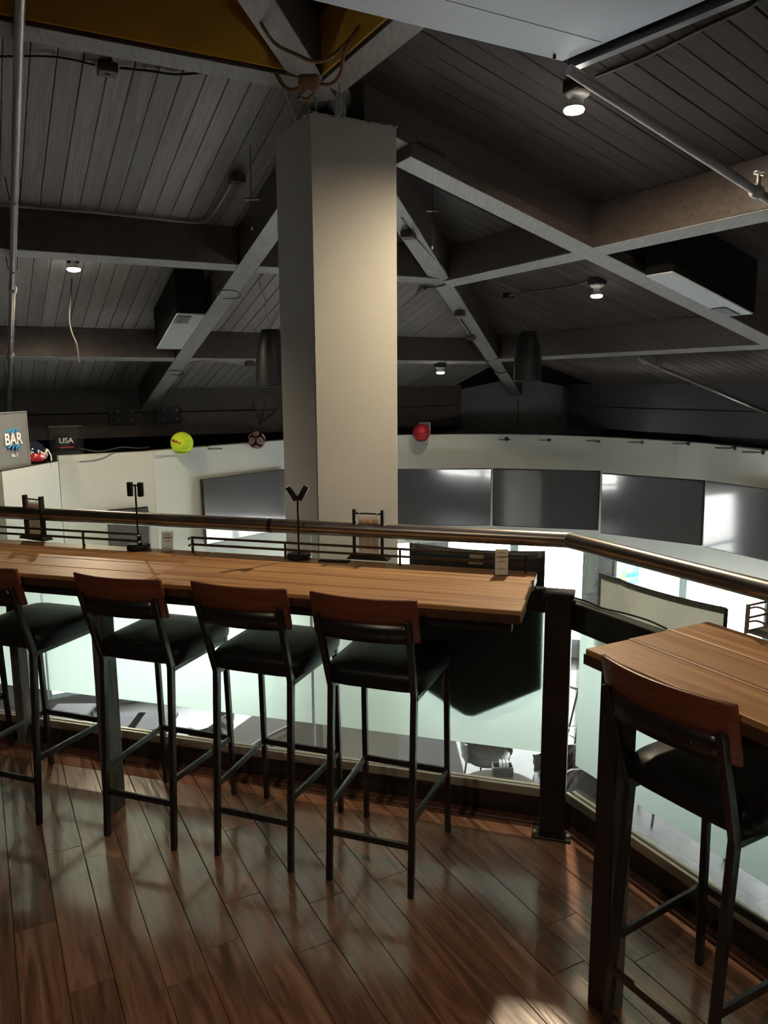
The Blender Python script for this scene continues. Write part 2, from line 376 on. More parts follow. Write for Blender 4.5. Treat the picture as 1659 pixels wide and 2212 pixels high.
# roof deck above the boards
def plane_prism(mb, poly, zf, d0, d1):
    mb.prism([uv(u, v, zf(u, v, d0)) for u, v in poly], [uv(u, v, zf(u, v, d1)) for u, v in poly]); return mb
g = LO - .3; hN = UMX + .3
structure(plane_prism(MB(), [(g, g), (hN, g), (hN, hN)], zN, .335, .42).build('ceiling', 'beam_dark'))
structure(plane_prism(MB(), [(g, g), (hN, hN), (g, hN)], zE, .335, .42).build('ceiling.001', 'beam_dark'))
ceilN = bpy.data.objects['ceiling']; ceilE = bpy.data.objects['ceiling.001']
SP = .1325
def ceil_rows(parent, zf, swap, lo, hi, bays, u_start):
    """boards run down the slope; rows are stacked across it"""
    k = 0; v = lo
    while v < hi - 1e-6:
        v0, v1 = v + .002, v + SP - .002
        for (b0, b1) in bays:
            s0a, s0b = max(b0, v0), max(b0, v1)           # clipped by the hip line
            if s0a >= b1 - .03: continue
            s0b = min(s0b, b1 - .01)
            dz = .300 + random.uniform(-.0015, .0015)
            L = b1 - s0a
            poly = [(s0a, v0), (b1, v0), (b1, v1), (s0b, v1)]
            pts = [(p[1], p[0]) if swap else p for p in poly]
            c = uv(pts[0][0], pts[0][1], zf(pts[0][0], pts[0][1], dz))
            # local frame: Y along the board
            down = (V if swap else U).copy(); down.z = -SL; down.normalize(); cross = (U if swap else V)
            up = cross.cross(down).normalized()
            mw = Matrix(((cross.x, down.x, up.x, c.x), (cross.y, down.y, up.y, c.y), (cross.z, down.z, up.z, c.z), (0, 0, 0, 1)))
            mi = mw.inverted(); ch = .004
            top = [mi @ uv(p[0], p[1], zf(p[0], p[1], .33)) for p in pts]
            low = [mi @ uv(p[0], p[1], zf(p[0], p[1], dz + ch)) for p in pts]
            cc = sum((uv(p[0], p[1], 0) for p in pts), Vector()) / 4
            def shr(p):
                q = uv(p[0], p[1], zf(p[0], p[1], dz)); w = (cc - Vector((q.x, q.y, 0))).dot(cross)
                return mi @ (q + cross * (ch if w > 0 else -ch))
            bot = [shr(p) for p in pts]
            mb = MB(); mb.add(bot + low + top, [(0, 1, 2, 3)] + [(i, (i + 1) % 4, 4 + (i + 1) % 4, 4 + i) for i in range(4)] + [(4 + i, 4 + (i + 1) % 4, 8 + (i + 1) % 4, 8 + i) for i in range(4)])
            o = mb.build('plank', 'ceil_wood_dim_brown' if swap else 'ceil_wood', None); o.matrix_basis = mw; o.parent = parent
            k += 1
        v += SP
    return k
# stagger the board joints over the purlins
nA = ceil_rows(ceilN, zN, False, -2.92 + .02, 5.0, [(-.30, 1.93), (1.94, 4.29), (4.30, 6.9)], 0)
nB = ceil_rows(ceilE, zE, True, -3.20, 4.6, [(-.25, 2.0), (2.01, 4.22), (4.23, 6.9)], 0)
print('ceiling boards', nA, nB)

# purlins and girders (each a structure piece)
def beamobj(name, poly, zf, d0, d1, mat='beam', bev=.006):
    mb = MB(); plane_prism(mb, poly, zf, d0, d1)
    o = mb.build(name, mat, bevel=bev); structure(o)
    cu = sum(p[0] for p in poly) / 4; cv = sum(p[1] for p in poly) / 4
    mb = MB(); plane_prism(mb, poly, zf, d0 - .003, d0 + .001); mb.build('underside_layer', 'beam_under', o)  # thin layer carrying the paler underside tone
    return o
def purl(zf, swap, c0, c1, lo, hi, d0=.0, d1=.3, mat='beam', bv=.006):
    poly = [(c0, lo), (c1, lo), (c1, hi), (c0, hi)]
    if swap: poly = [(b, a) for a, b in poly]
    return beamobj('roof_purlin', poly, zf, d0, d1, mat, bv)
purl(zN, False, -.385, -.285, -7.9, -.42); purl(zN, False, 1.865, 1.985, -7.9, -.09); purl(zN, False, 1.865, 1.985, .09, 1.86)
purl(zN, False, 4.235, 4.355, -7.9, -.09); purl(zN, False, 4.235, 4.355, .09, 4.2)
purl(zE, True, -.325, -.205, -7.9, -.42)
purl(zE, True, 1.93, 2.06, -7.9, -.09); purl(zE, True, 1.93, 2.06, .09, 1.93)
purl(zE, True, 4.15, 4.27, -7.9, -.09); purl(zE, True, 4.15, 4.27, .09, 4.13)
# ochre painted upper faces of the two purlins beside the column
structure(plane_prism(MB(), [(-.395, -7.9), (-.386, -7.9), (-.386, -.45), (-.395, -.45)], zN, .022, .32).build('trim_1', 'beam_ochre'))
structure(plane_prism(MB(), [(-7.9, -.335), (-7.9, -.326), (-.45, -.326), (-.45, -.335)], zE, .022, .32).build('trim_2', 'beam_ochre'))
beamobj('roof_girder', [(.30, -.085), (7.0, -.085), (7.0, .085), (.30, .085)], zN, 0, .3)
beamobj('roof_girder', [(-.085, .10), (-.085, 7.0), (.085, 7.0), (.085, .10)], zE, .085, .3)
beamobj('roof_girder_board', [(-.12, .41), (-.12, 7.0), (.095, 7.0), (.095, .41)], zE, 0, .084)
def hipbeam(t0, t1, w, d0, d1):
    n = Vector((hip.y, -hip.x, 0)); z = lambda t, d: 3.27 + d - SL / math.sqrt(2) * t
    P = []
    for d in (d0, d1):
        for t, s in ((t0, -1), (t1, -1), (t1, 1), (t0, 1)):
            P.append(Vector((A0.x, A0.y, 0)) + hip * t + n * (s * w / 2) + Z * z(t, d))
    mb = MB(); mb.hexa(P); o = structure(mb.build('roof_hip_beam', 'beam', bevel=.006))
    mb = MB(); mb.hexa([p - Z * .003 for p in P[:4]] + [p + Z * .001 for p in P[:4]]); mb.build('underside_layer', 'beam_under', o); return o
hipbeam(.30, 8.5, .18, 0, .28); hipbeam(-9, -.34, .17, 0, .28)
# fascia boards on the outer walls
for (z0, z1, off) in ((1.40, 1.74, .0), (1.06, 1.385, .02)):
    mb = MB(); a, b = uv(6.47 + off, -7.5, 0), uv(6.47 + off, 5.2, 0)
    mb.hexa([a + Z * z0, b + Z * z0, b + U * .1 + Z * z0, a + U * .1 + Z * z0, a + Z * z1, b + Z * z1, b + U * .1 + Z * z1, a + U * .1 + Z * z1])
    structure(mb.build('trim_3' if off == 0 else 'trim_4', 'beam'))
    mb = MB(); a, b = uv(-7.5, 6.40 + off, 0), uv(5.2, 6.40 + off, 0)
    mb.hexa([a + Z * z0, b + Z * z0, b + V * .1 + Z * z0, a + V * .1 + Z * z0, a + Z * z1, b + Z * z1, b + V * .1 + Z * z1, a + V * .1 + Z * z1])
    structure(mb.build('trim_5' if off == 0 else 'trim_6', 'wall_dark'))
# bolted gusset plates where the left girder meets the fascia
for k, dv in enumerate((-.32, .30)):
    c = uv(6.455, dv, 1.36)
    g_ = thing('gusset_plate', c, ['dark bolted steel plate left of the long roof girder end', 'dark bolted steel plate right of the long roof girder end'][k], 'steel plate')
    MB().box(c, (.02, .36, .24), (U, V, Z)).build('plate', 'wall_dark', g_, bevel=.003)
    for i in range(2):
        for j in range(2):
            MB().lathe([(.022, 0), (.022, .012), (.012, .02)], 10, c - U * .01 + V * ((i - .5) * .18 + .02) + Z * ((j - .5) * .12), -U).build('bolt', 'pipe', g_)

# central column
cx, cy, ch_ = -.288, 5.0, .28
cpts = []
for su, sv in ((-1, -1), (-1, 1), (1, 1), (1, -1)):
    cpts.append(Vector((cx, cy, 0)) + U * (su * ch_) + V * (sv * ch_))
mb = MB(); n_ = 10
tops = [3.26, 3.262, 3.27, 3.275]
mb.prism([p + Z * ZF for p in cpts], [p + Z * t for p, t in zip(cpts, tops)])
structure(mb.build('wall_column', 'column', bevel=.006), None)
# torn drywall paper at the top edge
mb = MB()
for (a, b) in ((0, 1), (3, 0)):
    for k in range(14):
        t = (k + random.random()) / 14; p = cpts[a].lerp(cpts[b], t); nn = (p - Vector((cx, cy, 0))).normalized()
        d = (cpts[b] - cpts[a]).normalized()
        mb.box(p + Z * (3.262 + random.uniform(-.004, .003)), (random.uniform(.02, .06), .003, random.uniform(.006, .014)), (d, d.cross(Z), Z))
mb.build('torn_edge', 'column', bpy.data.objects['wall_column'])

# big flat soffit panel above right
zs_ = 3.30
c0 = at(1215, 132, zs_); e1 = -V; e2 = (at(1525, 0, zs_) - c0).normalized()
pl = thing('ceiling_panel', c0 + Z * .0, 'large pale blue grey flat soffit panel overhead at top right', 'ceiling panel')
P = [c0, c0 + e1 * 3.2, c0 + e1 * 3.2 + e2 * 2.6, c0 + e2 * 2.6]
MB().hexa(P + [p + Z * .02 for p in P]).build('panel', 'soffit', pl)
q = c0 + Z * -.03 + V * .035
MB().hexa([q, q + V * .05, q + V * .05 + e2 * 1.0, q + e2 * 1.0, q + Z * .12, q + V * .05 + Z * .12, q + V * .05 + e2 * 1.0 + Z * .12, q + e2 * 1.0 + Z * .12]).build('edge_trim', 'black_metal', pl)
MB().tube([c0 + e1 * .02 + e2 * .25 + Z * -.001, c0 + e1 * 2.6 + e2 * .26 + Z * -.001], .0012, 4).build('seam', 'grey_card', pl)
MB().lathe([(.008, 0), (.008, -.02), (.004, -.02)], 8, c0 + e1 * .09 + e2 * .04).build('hook', 'black_metal', pl)

# ---------------------------------------------------------------- mezzanine floor
dL = Vector((-math.cos(R(16.5)), math.sin(R(16.5)), 0))     # along the left rail, away from the corner
HH = Vector((math.sin(R(16.5)), math.cos(R(16.5)), 0))      # outward normal of left rail
KC = Vector((.665, 2.86, 0))                                # railing corner on the floor
dR = -U                                                     # along the right rail
KO = KC + V * .09 + HH * .05
deckpoly = [KO, KO + dR * 6.0, Vector((4.5, -3.2, 0)), Vector((-7.5, -3.2, 0)), KO + dL * 6.2]
mb = MB(); mb.prism([p + Z * -.34 for p in deckpoly], [p + Z * -.022 for p in deckpoly])
floor = structure(mb.build('floor', 'black_paint'))
FSP = .1285; Kn = KC.dot(HH); Kv = KC.dot(V)
def floor_board(a0, a1, c0_, c1_, clip):
    # world xy = a*U + c*V
    def am(c): return (Kn - c * V.dot(HH)) / U.dot(HH)
    pts = [(a0, c0_ + .0007), (a0, c1_ - .0007), (a1, c1_ - .0007), (a1, c0_ + .0007)]
    if clip: pts[2] = (am(c1_), c1_ - .0012); pts[3] = (am(c0_), c0_ + .0012)
    org = U * a0 + V * (c0_ + c1_) / 2
    mw = Matrix(((V.x, U.x, 0, org.x), (V.y, U.y, 0, org.y), (0, 0, 1, 0), (0, 0, 0, 1)))
    mi = mw.inverted(); chf = .0013; h = random.uniform(-.0008, .0004)
    P = [mi @ (U * p[0] + V * p[1]) for p in pts]; cen = sum(P, Vector()) / 4
    low = [Vector((p.x, p.y, -.022)) for p in P]; mid = [Vector((p.x, p.y, h - chf)) for p in P]
    top = [Vector((p.x - math.copysign(chf, p.x - cen.x), p.y - math.copysign(chf * .6, p.y - cen.y), h)) for p in P]
    mb = MB(); mb.add(low + mid + top, [(8, 9, 10, 11)] + [(i, (i + 1) % 4, 4 + (i + 1) % 4, 4 + i) for i in range(4)] + [(4 + i, 4 + (i + 1) % 4, 8 + (i + 1) % 4, 8 + i) for i in range(4)])
    o = mb.build('plank', 'floor_wood', None); o.matrix_basis = mw; o.parent = floor
k = 0; c = .112 - FSP * 20; nfl = 0
while c + FSP < Kv - .02:
    top = min((Kn - (c) * V.dot(HH)) / U.dot(HH), 99); topb = (Kn - (c + FSP) * V.dot(HH)) / U.dot(HH)
    a = min(top, topb) - 3.6 - random.uniform(0, .9)
    lim = -1.2 if c > -.6 else 0.2
    a = max(a, lim - random.uniform(0, .8))
    end = min(top, topb)
    while True:
        L = random.uniform(.75, 1.25); a1 = a + L - .0015
        if a1 > end - .25: floor_board(a, end, c, c + FSP, True); nfl += 1; break
        floor_board(a, a1, c, c + FSP, False); nfl += 1; a += L
    c += FSP
floor_board(-1.2, .3, c, Kv - .002, False); floor_board(.3015, 1.9, c, Kv - .002, True)
print('floor boards', nfl)

# kerbs, nosing, railing -------------------------------------------------
def along(base, d, s): return base + d * s
def railing(name, label, org, d, nrm, L, flip):
    """org: corner on floor line, d along, nrm outward"""
    r = thing(name, org, label, 'glass railing')
    def slab(nm, mat, s0, s1, n0, n1, z0, z1, bev=0):
        P = [org + d * s0 + nrm * n0, org + d * s1 + nrm * n0, org + d * s1 + nrm * n1, org + d * s0 + nrm * n1]
        return MB().hexa([p + Z * z0 for p in P] + [p + Z * z1 for p in P]).build(nm, mat, r, bevel=bev)
    slab('kerb', 'kerb', .0, L, .0, .07, .0, .098)
    slab('floor_nosing', 'nosing', .0, L, -.045, .001, -.02, .012, .003)
    slab('glass_channel', 'alu', .0, L, .0, .014, .100, .135, .002)
    slab('glass_channel', 'alu', .0, L, .034, .048, .100, .130, .002)
    slab('channel_base', 'alu', .0, L, .0, .06, .0985, .1035)
    return r, slab
rl, slabL = railing('glass_railing', 'long glass railing behind the long counter with steel handrail and frosted band', KC + HH * .012, dL, HH, 5.2, 1)
s = 0.015; edges = [.015, 1.03, 2.42, 3.8, 5.15]
for a_, b_ in zip(edges[:-1], edges[1:]):
    slabL('glass_panel', 'glass', a_ + .003, b_ - .003, .018, .030, .11, 1.15)
    slabL('frosted_film', 'film', a_ + .006, b_ - .006, .0155, .0172, .285, .965)
hr0 = KC + HH * .03
RC = Vector((.700, 2.865, 1.163))
MB().tube([RC + dL * 5.2, RC + dL * 1.235], .030, 14).build('handrail', 'steel', rl)
MB().tube([RC + dL * 1.225, RC + dR * 0.0], .030, 14).build('handrail', 'steel', rl)
MB().lathe([(.0315, 0), (.0315, .02)], 14, RC + dL * 1.22, dL).build('handrail_joint', 'black_metal', rl)
rr, slabR = railing('glass_railing', 'short glass railing at the right running toward the camera beside the white banner', KC + V * .045 + U * -.03, dR, V, 3.2, -1)
for a_, b_ in ((.015, 1.25), (1.25, 3.1)):
    slabR('glass_panel', 'glass', a_ + .003, b_ - .003, .018, .030, .11, 1.15)
    slabR('frosted_film', 'film', a_ + .02, b_ - .006, .0155, .0172, .262, .90)
MB().tube([RC + dR * .0, RC + dR * 3.3], .030, 14).build('handrail', 'steel', rr)
MB().tube([RC, RC + dR * .012], .0308, 14).build('handrail_joint', 'alu', rr)
# corner post and ledger beam
p0 = onp(1165, 1790, (0.60, 2.82, 0), HH); 
pc = Vector((.655, 2.79, 0)); axp = (-dL, HH, Z)
po = thing('corner_post', pc, 'thick black steel post at the railing corner between the two counters', 'post')
MB().box(pc + Z * .485, (.098, .07, .965), axp).build('post', 'black_metal', po, bevel=.003)
MB().box(pc + Z * .005, (.15, .12, .01), axp).build('base_plate', 'black_metal', po, bevel=.002)
MB().box(pc + Z * .975, (.115, .085, .018), axp).build('cap', 'black_metal', po, bevel=.002)
for i in (-1, 1):
    MB().lathe([(.009, .01), (.009, .018), (.004, .022)], 8, pc + dL * (-i * .064) + HH * -.035).build('anchor_bolt', 'alu', po)
lb = thing('ledger_beam', KC + Z * .84, 'black ledger beam running from the corner post under the right hand counter', 'beam')
a = Vector((.708, 2.86, 0)); P = [a, a + dR * 2.6, a + dR * 2.6 - V * .05, a - V * .05]
MB().hexa([p + Z * .838 for p in P] + [p + Z * .945 for p in P]).build('beam', 'black_paint', lb, bevel=.003)
a = pc + HH * .03 + dL * .05
P = [a, a + dL * 3.4, a + dL * 3.4 - HH * .05, a - HH * .05]
lb2 = thing('ledger_beam', a + Z * .9, 'black ledger bar under the back edge of the long counter', 'beam')
MB().hexa([p + Z * .90 for p in P] + [p + Z * .99 for p in P]).build('beam', 'black_paint', lb2, bevel=.003)
# cable lying on the ledger beam
cb = smooth_path([at(1238, 1290, .955), at(1270, 1300, .956), at(1300, 1313, .953), at(1350, 1325, .953), at(1400, 1340, .953), at(1440, 1358, .952)])
tag(MB().tube(cb, .0035, 6).build('power_cable', 'cable'), 'thin black cable lying along the ledger beam by the right glass', 'cable')

# ---------------------------------------------------------------- long counter
ZC = 1.045
CF = at(1125, 1320, ZC); CF.z = 0; e1c = dL.copy(); e2c = HH.copy()   # e1c goes left from the right end
WC = .535
ct = thing('counter_table', CF + e1c * 1.6 + e2c * .25, 'long pine plank counter with four stools along the glass railing', 'counter')
def boards(parent, org, d, n, length0, length1, widths, mat, endj=0.012, edgemat=None, zt=ZC, th=.042):
    off = 0
    for i, w in enumerate(widths):
        a0 = length0 + random.uniform(-endj, endj); a1 = length1
        P = [org + d * a0 + n * (off + .0012), org + d * a1 + n * (off + .0012), org + d * a1 + n * (off + w - .0012), org + d * a0 + n * (off + w - .0012)]
        cen = sum(P, Vector()) / 4
        mw = Matrix(((n.x, d.x, 0, cen.x), (n.y, d.y, 0, cen.y), (0, 0, 1, zt - th), (0, 0, 0, 1))); 
        if n.cross(d).z < 0: mw = Matrix(((-n.x, d.x, 0, cen.x), (-n.y, d.y, 0, cen.y), (0, 0, 1, zt - th), (0, 0, 0, 1)))
        mi = mw.inverted(); Q = [mi @ p for p in P]
        mb = MB(); mb.hexa([Vector((q.x, q.y, 0)) for q in Q] + [Vector((q.x, q.y, th)) for q in Q])
        o = mb.build('plank', mat, None, bevel=.004, seg=2); o.parent = parent
        o.matrix_basis = chain_inv(parent) @ mw
        off += w
boards(ct, CF, e1c, e2c, 0, 1.375, [.140, .133, .131, .131], 'counter', .006)
boards(ct, CF, e1c, e2c, 1.380, 3.7, [.135, .135, .133, .132], 'counter', .0)
P = [CF + e1c * .03 + e2c * .02, CF + e1c * 3.7 + e2c * .02, CF + e1c * 3.7 + e2c * .05, CF + e1c * .03 + e2c * .05]
MB().hexa([p + Z * .965 for p in P] + [p + Z * 1.002 for p in P]).build('apron', 'black_metal', ct)
P = [CF + e1c * .05 + e2c * .30, CF + e1c * 3.7 + e2c * .30, CF + e1c * 3.7 + e2c * .50, CF + e1c * .05 + e2c * .50]
MB().hexa([p + Z * .985 for p in P] + [p + Z * 1.002 for p in P]).build('support_plate', 'black_metal', ct)
def edge_band(parent, org, d, n, L):
    P = [org - n * .003 + d * .002, org - n * .003 + d * L, org + n * .0005 + d * L, org + n * .0005 + d * .002]
    MB().hexa([p + Z * (ZC - .043) for p in P] + [p + Z * (ZC - .015) for p in P]).build('edge_band', 'counter_edge', parent)
edge_band(ct, CF, e1c, e2c, 3.65)
def leg_post(parent, p, h=1.0, w=.05, dp=.085, a1=e1c, a2=e2c):
    MB().box(p + Z * h / 2, (w, dp, h), (a1, a2, Z)).build('leg', 'post_wood', parent, bevel=.003)
for (px, py) in ((240, 1758), (52, 1612)):
    q = at(px, py, 0)
    leg_post(ct, q + e1c * .01 + e2c * .04, .985)
leg_post(ct, CF + e1c * 3.2 + e2c * .3, .985)
# power strip let into the back edge
ps = thing('power_strip', at(725, 1212, ZC), 'black power outlet strip set into the back edge of the counter', 'power strip')
b = at(690, 1210, ZC + .003); b2 = at(755, 1213, ZC + .003); d = (b2 - b).normalized(); n = Z.cross(d)
MB().box((b + b2) / 2, ((b2 - b).length, .03, .008), (d, n, Z)).build('strip', 'soft_black', ps, bevel=.001)
for k in range(3): MB().box(b.lerp(b2, .2 + .3 * k) + Z * .0045, (.022, .014, .003), (d, n, Z)).build('socket', 'black_metal', ps, bevel=.001)

# low guard rails at the counter's back edge
def guard(label, s0, s1, posts, open_end):
    base = CF + e2c * (WC - .035)
    g_ = thing('guard_rail', base + e1c * s0 + Z * ZC, label, 'guard rail')
    for zz in (ZC + .036, ZC + .066):
        MB().bar(base + e1c * s0 + Z * zz, base + e1c * s1 + Z * zz, .008, .009).build('rail', 'black_metal', g_)
    for sp in posts: MB().bar(base + e1c * sp + Z * ZC, base + e1c * sp + Z * (ZC + .07), .010, .010).build('post', 'black_metal', g_)
    for se in open_end:
        for zz in (ZC + .036, ZC + .066): MB().bar(base + e1c * se + Z * zz, base + e1c * se - e2c * .03 + Z * zz, .008, .008).build('end_return', 'black_metal', g_)
guard('black double bar guard rail on the counter, right section behind the middle menu stand', .03, 1.455, [.04, .53, 1.02, 1.45], [1.45])
guard('black double bar guard rail on the counter, left section behind the left lamp', 1.70, 3.6, [1.705, 2.0, 2.6, 3.2], [1.705])

# ---------------------------------------------------------------- right counter
T0 = at(1262, 1400, ZC); T0.z = 0
ct2 = thing('counter_table', T0 + dR * .8 + V * .2, 'pine plank counter at the right beside the short railing', 'counter')
boards(ct2, T0, dR, V, 0, 1.9, [.160, .165, .165], 'counter', .006)
edge_band(ct2, T0, dR, V, 1.88)
P = [T0 + dR * .05 + V * .03, T0 + dR * 1.9 + V * .03, T0 + dR * 1.9 + V * .06, T0 + dR * .05 + V * .06]
MB().hexa([p + Z * .955 for p in P] + [p + Z * 1.002 for p in P]).build('apron', 'black_metal', ct2)
MB().box(T0 + dR * .085 + V * .055 + Z * .501, (.06, .07, 1.002), (dR, V, Z)).build('leg', 'post_wood', ct2, bevel=.003)
MB().box(T0 + dR * .085 + V * .0165 + Z * .50, (.064, .004, 1.0), (dR, V, Z)).build('leg_face', 'black_metal', ct2)
MB().box(T0 + dR * .045 + V * .24 + Z * .988, (.05, .36, .028), (dR, V, Z)).build('support_plate', 'black_metal', ct2)
MB().box(T0 + dR * 1.7 + V * .055 + Z * .501, (.06, .07, 1.002), (dR, V, Z)).build('leg', 'post_wood', ct2, bevel=.003)

# ---------------------------------------------------------------- bar stools
def make_stool(label):
    t = thing('bar_stool', (0, 0, 0), label, 'bar stool', group='bar stools at the counters')
    w = .021
    for sx in (-1, 1):
        mb = MB(); k0 = Vector((sx * .153, -.213, 0)); k1 = Vector((sx * .151, -.168, .715)); k2 = Vector((sx * .160, -.262, 1.004))
        def sec(c, r): return [c + Vector((a * w / 2, b_ * r / 2, 0)) for a, b_ in ((-1, -1), (1, -1), (1, 1), (-1, 1))]
        mb.add(sec(k0, w) + sec(k1, w * 1.3) + sec(k2, w * .9), [(3, 2, 1, 0), (8, 9, 10, 11)] + [(i, (i + 1) % 4, 4 + (i + 1) % 4, 4 + i) for i in range(4)] + [(4 + i, 4 + (i + 1) % 4, 8 + (i + 1) % 4, 8 + i) for i in range(4)])
        mb.build('leg', 'black_metal', t, world=False, bevel=.002)
        mb = MB(); mb.bar((sx * .172, .215, 0), (sx * .168, .19, .72), w, w, up=(0, 1, 0)); mb.build('leg', 'black_metal', t, world=False, bevel=.002)
        MB().bar((sx * .154, -.195, .275), (sx * .171, .203, .265), .012, .024).build('stretcher', 'black_metal', t, world=False, bevel=.0015)
        MB().bar((sx * .156, -.168, .708), (sx * .168, .195, .708), .016, .02).build('seat_frame', 'black_metal', t, world=False, bevel=.0015)
    MB().bar((-.153, -.205, .185), (.153, -.205, .185), .012, .024).build('stretcher', 'black_metal', t, world=False, bevel=.0015)
    MB().bar((-.170, .203, .265), (.170, .203, .265), .012, .024).build('stretcher', 'black_metal', t, world=False, bevel=.0015)
    # upholstered seat: rounded loop stacked
    mb = MB(); N = 40; prof = [(.90, .718), (.985, .728), (1.0, .748), (.985, .772), (.93, .786), (.75, .793), (.4, .796)]
    rings = []
    for s_, z_ in prof:
        ring = []
        for k in range(N):
            a = 2 * math.pi * k / N; ca, sa = math.cos(a), math.sin(a); e_ = .32
            x = math.copysign(abs(ca) ** e_, ca) * (.192 + .012 * (sa > 0) * sa); y = math.copysign(abs(sa) ** e_, sa) * .205 + .03
            ring.append(Vector((x * s_, (y - .03) * s_ + .03, z_)))
        rings.append(ring)
    vs = [v for r_ in rings for v in r_]; fs = []
    for i in range(len(prof) - 1):
        for k in range(N): fs.append((i * N + k, i * N + (k + 1) % N, (i + 1) * N + (k + 1) % N, (i + 1) * N + k))
    mb.add(vs, fs, True); mb.add(rings[0], [tuple(range(N))], True); mb.add(rings[-1], [tuple(range(N))], True)
    mb.build('seat', 'vinyl', t, world=False)
    # curved wooden backrest, bulging to the rear
    def arc(name, mat, x0, z0, z1, th, yoff, sag, tilt, bev, drop=0.0):
        mb = MB(); n = 14; V_ = []
        for zz in (z0, z1):
            for o_ in (0, th):
                for k in range(n + 1):
                    x = -x0 + 2 * x0 * k / n; y = yoff - sag * (1 - (x / x0) ** 2) + o_ - (zz - z0) * tilt
                    V_.append(Vector((x, y, zz)))
        m = n + 1; F = []
        for k in range(n):
            F += [(k, k + 1, m + k + 1, m + k), (2 * m + k, 3 * m + k, 3 * m + k + 1, 2 * m + k + 1),
                  (k, 2 * m + k, 2 * m + k + 1, k + 1), (m + k, m + k + 1, 3 * m + k + 1, 3 * m + k)]
        F += [(0, m, 3 * m, 2 * m), (n, 2 * m + n, 3 * m + n, m + n)]
        mb.add(V_, F, True)
        return mb.build(name, mat, t, world=False, bevel=bev, seg=2)
    arc('backrest', 'seatwood', .186, .922, 1.076, .017, -.222, .034, .26, .004)
    br = arc('back_brace', 'black_metal', .158, .922, .990, .005, -.243, .021, .26, 0)
    for sx in (-.6, .6): MB().lathe([(.006, 0), (.006, .003), (.003, .005)], 10, (sx * .15, -.266, .954), (0, -1, .15)).build('screw', 'black_paint', br, world=False)
    return t
def sloc(RL, RR, FR, FL):
    rm = (Vector(RL) + Vector(RR)) / 2; fm = (Vector(FR) + Vector(FL)) / 2; d = (fm - rm)
    c = (rm + fm) / 2; return (c.x + .012, c.y, 0), math.atan2(d.y, d.x) - math.pi / 2
st = make_stool('fourth stool from the left at the long counter, nearest the corner post')
l4 = sloc((-.232, 2.506), (.068, 2.403), (.245, 2.79), (-.083, 2.926)); st.location = l4[0]; st.rotation_euler = (0, 0, l4[1] + R(2.5))
l3 = sloc((-.656, 2.662), (-.353, 2.547), (-.192, 2.952), (-.531, 3.065))
place(st, l3[0], l3[1], 'third stool from the left at the long counter, its back below the right table lamp')
l2 = sloc((-1.122, 2.789), (-.815, 2.693), (-.662, 3.097), (-1.001, 3.199))
place(st, l2[0], l2[1], 'second stool from the left at the long counter, below the left table lamp')
l1 = sloc((-1.72, 2.97), (-1.407, 2.866), (-1.26, 3.27), (-1.587, 3.386))
place(st, l1[0], l1[1], 'leftmost stool at the long counter, cut off by the left edge')
place(st, (l1[0][0] - .60, l1[0][1] + .30, 0), l1[1], 'stool beyond the leftmost one, only its dark legs at the left edge')
l5 = sloc((.605, 1.855), (.762, 1.602), (1.090, 1.805), (.945, 2.066))
place(st, l5[0], l5[1], 'near stool at the right counter, seen from behind at the right edge')

# ---------------------------------------------------------------- things on the counters
def make_lamp(p, ang, label):
    r = thing('table_lamp', p, label, 'table lamp', group='cordless table lamps on the long counter')
    MB().lathe([(.046, 0), (.050, .004), (.050, .016), (.047, .021), (.02, .022)], 32, p).build('base', 'soft_black', r)
    MB().tube([p + Z * .02, p + Z * .26], .0042, 10).build('stem', 'soft_black', r)
    d = Vector((math.cos(ang), math.sin(ang), 0)); q = d.cross(Z)
    for sg in (-1, 1):
        ax = (Z * .86 + q * sg * .5).normalized(); c = p + Z * .255 + d * 0 + q * sg * .012
        h = MB().lathe([(.0105, -.012), (.0125, -.009), (.0125, .050), (.0115, .052)], 20, c, ax).build('lamp_head', 'soft_black', r)
        MB().lathe([(.0098, .0505), (.0098, .0525)], 20, c, ax).build('diffuser', 'white_plastic', h)
    return r
def make_lamp2(p, label):   # heads hanging upright, seen flat
    r = thing('table_lamp', p, label, 'table lamp', group='cordless table lamps on the long counter')
    MB().lathe([(.046, 0), (.050, .004), (.050, .016), (.047, .021), (.02, .022)], 32, p).build('base', 'soft_black', r)
    MB().tube([p + Z * .02, p + Z * .288], .0042, 10).build('stem', 'soft_black', r)
    q = (-dL).normalized(); 
    MB().bar(p + Z * .283 - q * .015, p + Z * .283 + q * .015, .006, .006).build('arm', 'soft_black', r)
    for sg in (-1, 1):
        c = p + Z * .236 + q * sg * .026
        h = MB().lathe([(.0125, 0), (.0135, .003), (.0135, .058), (.0125, .060)], 20, c).build('lamp_head', 'soft_black', r)
        MB().lathe([(.010, -.001), (.010, .001)], 20, c).build('diffuser', 'white_plastic', h)
    return r
make_lamp(at(646, 1207, ZC), R(100) , 'black two headed table lamp with splayed heads, in the middle of the counter')
make_lamp2(at(300, 1187, ZC), 'black two headed table lamp with upright heads, left on the counter').scale = (1, 1, 1)

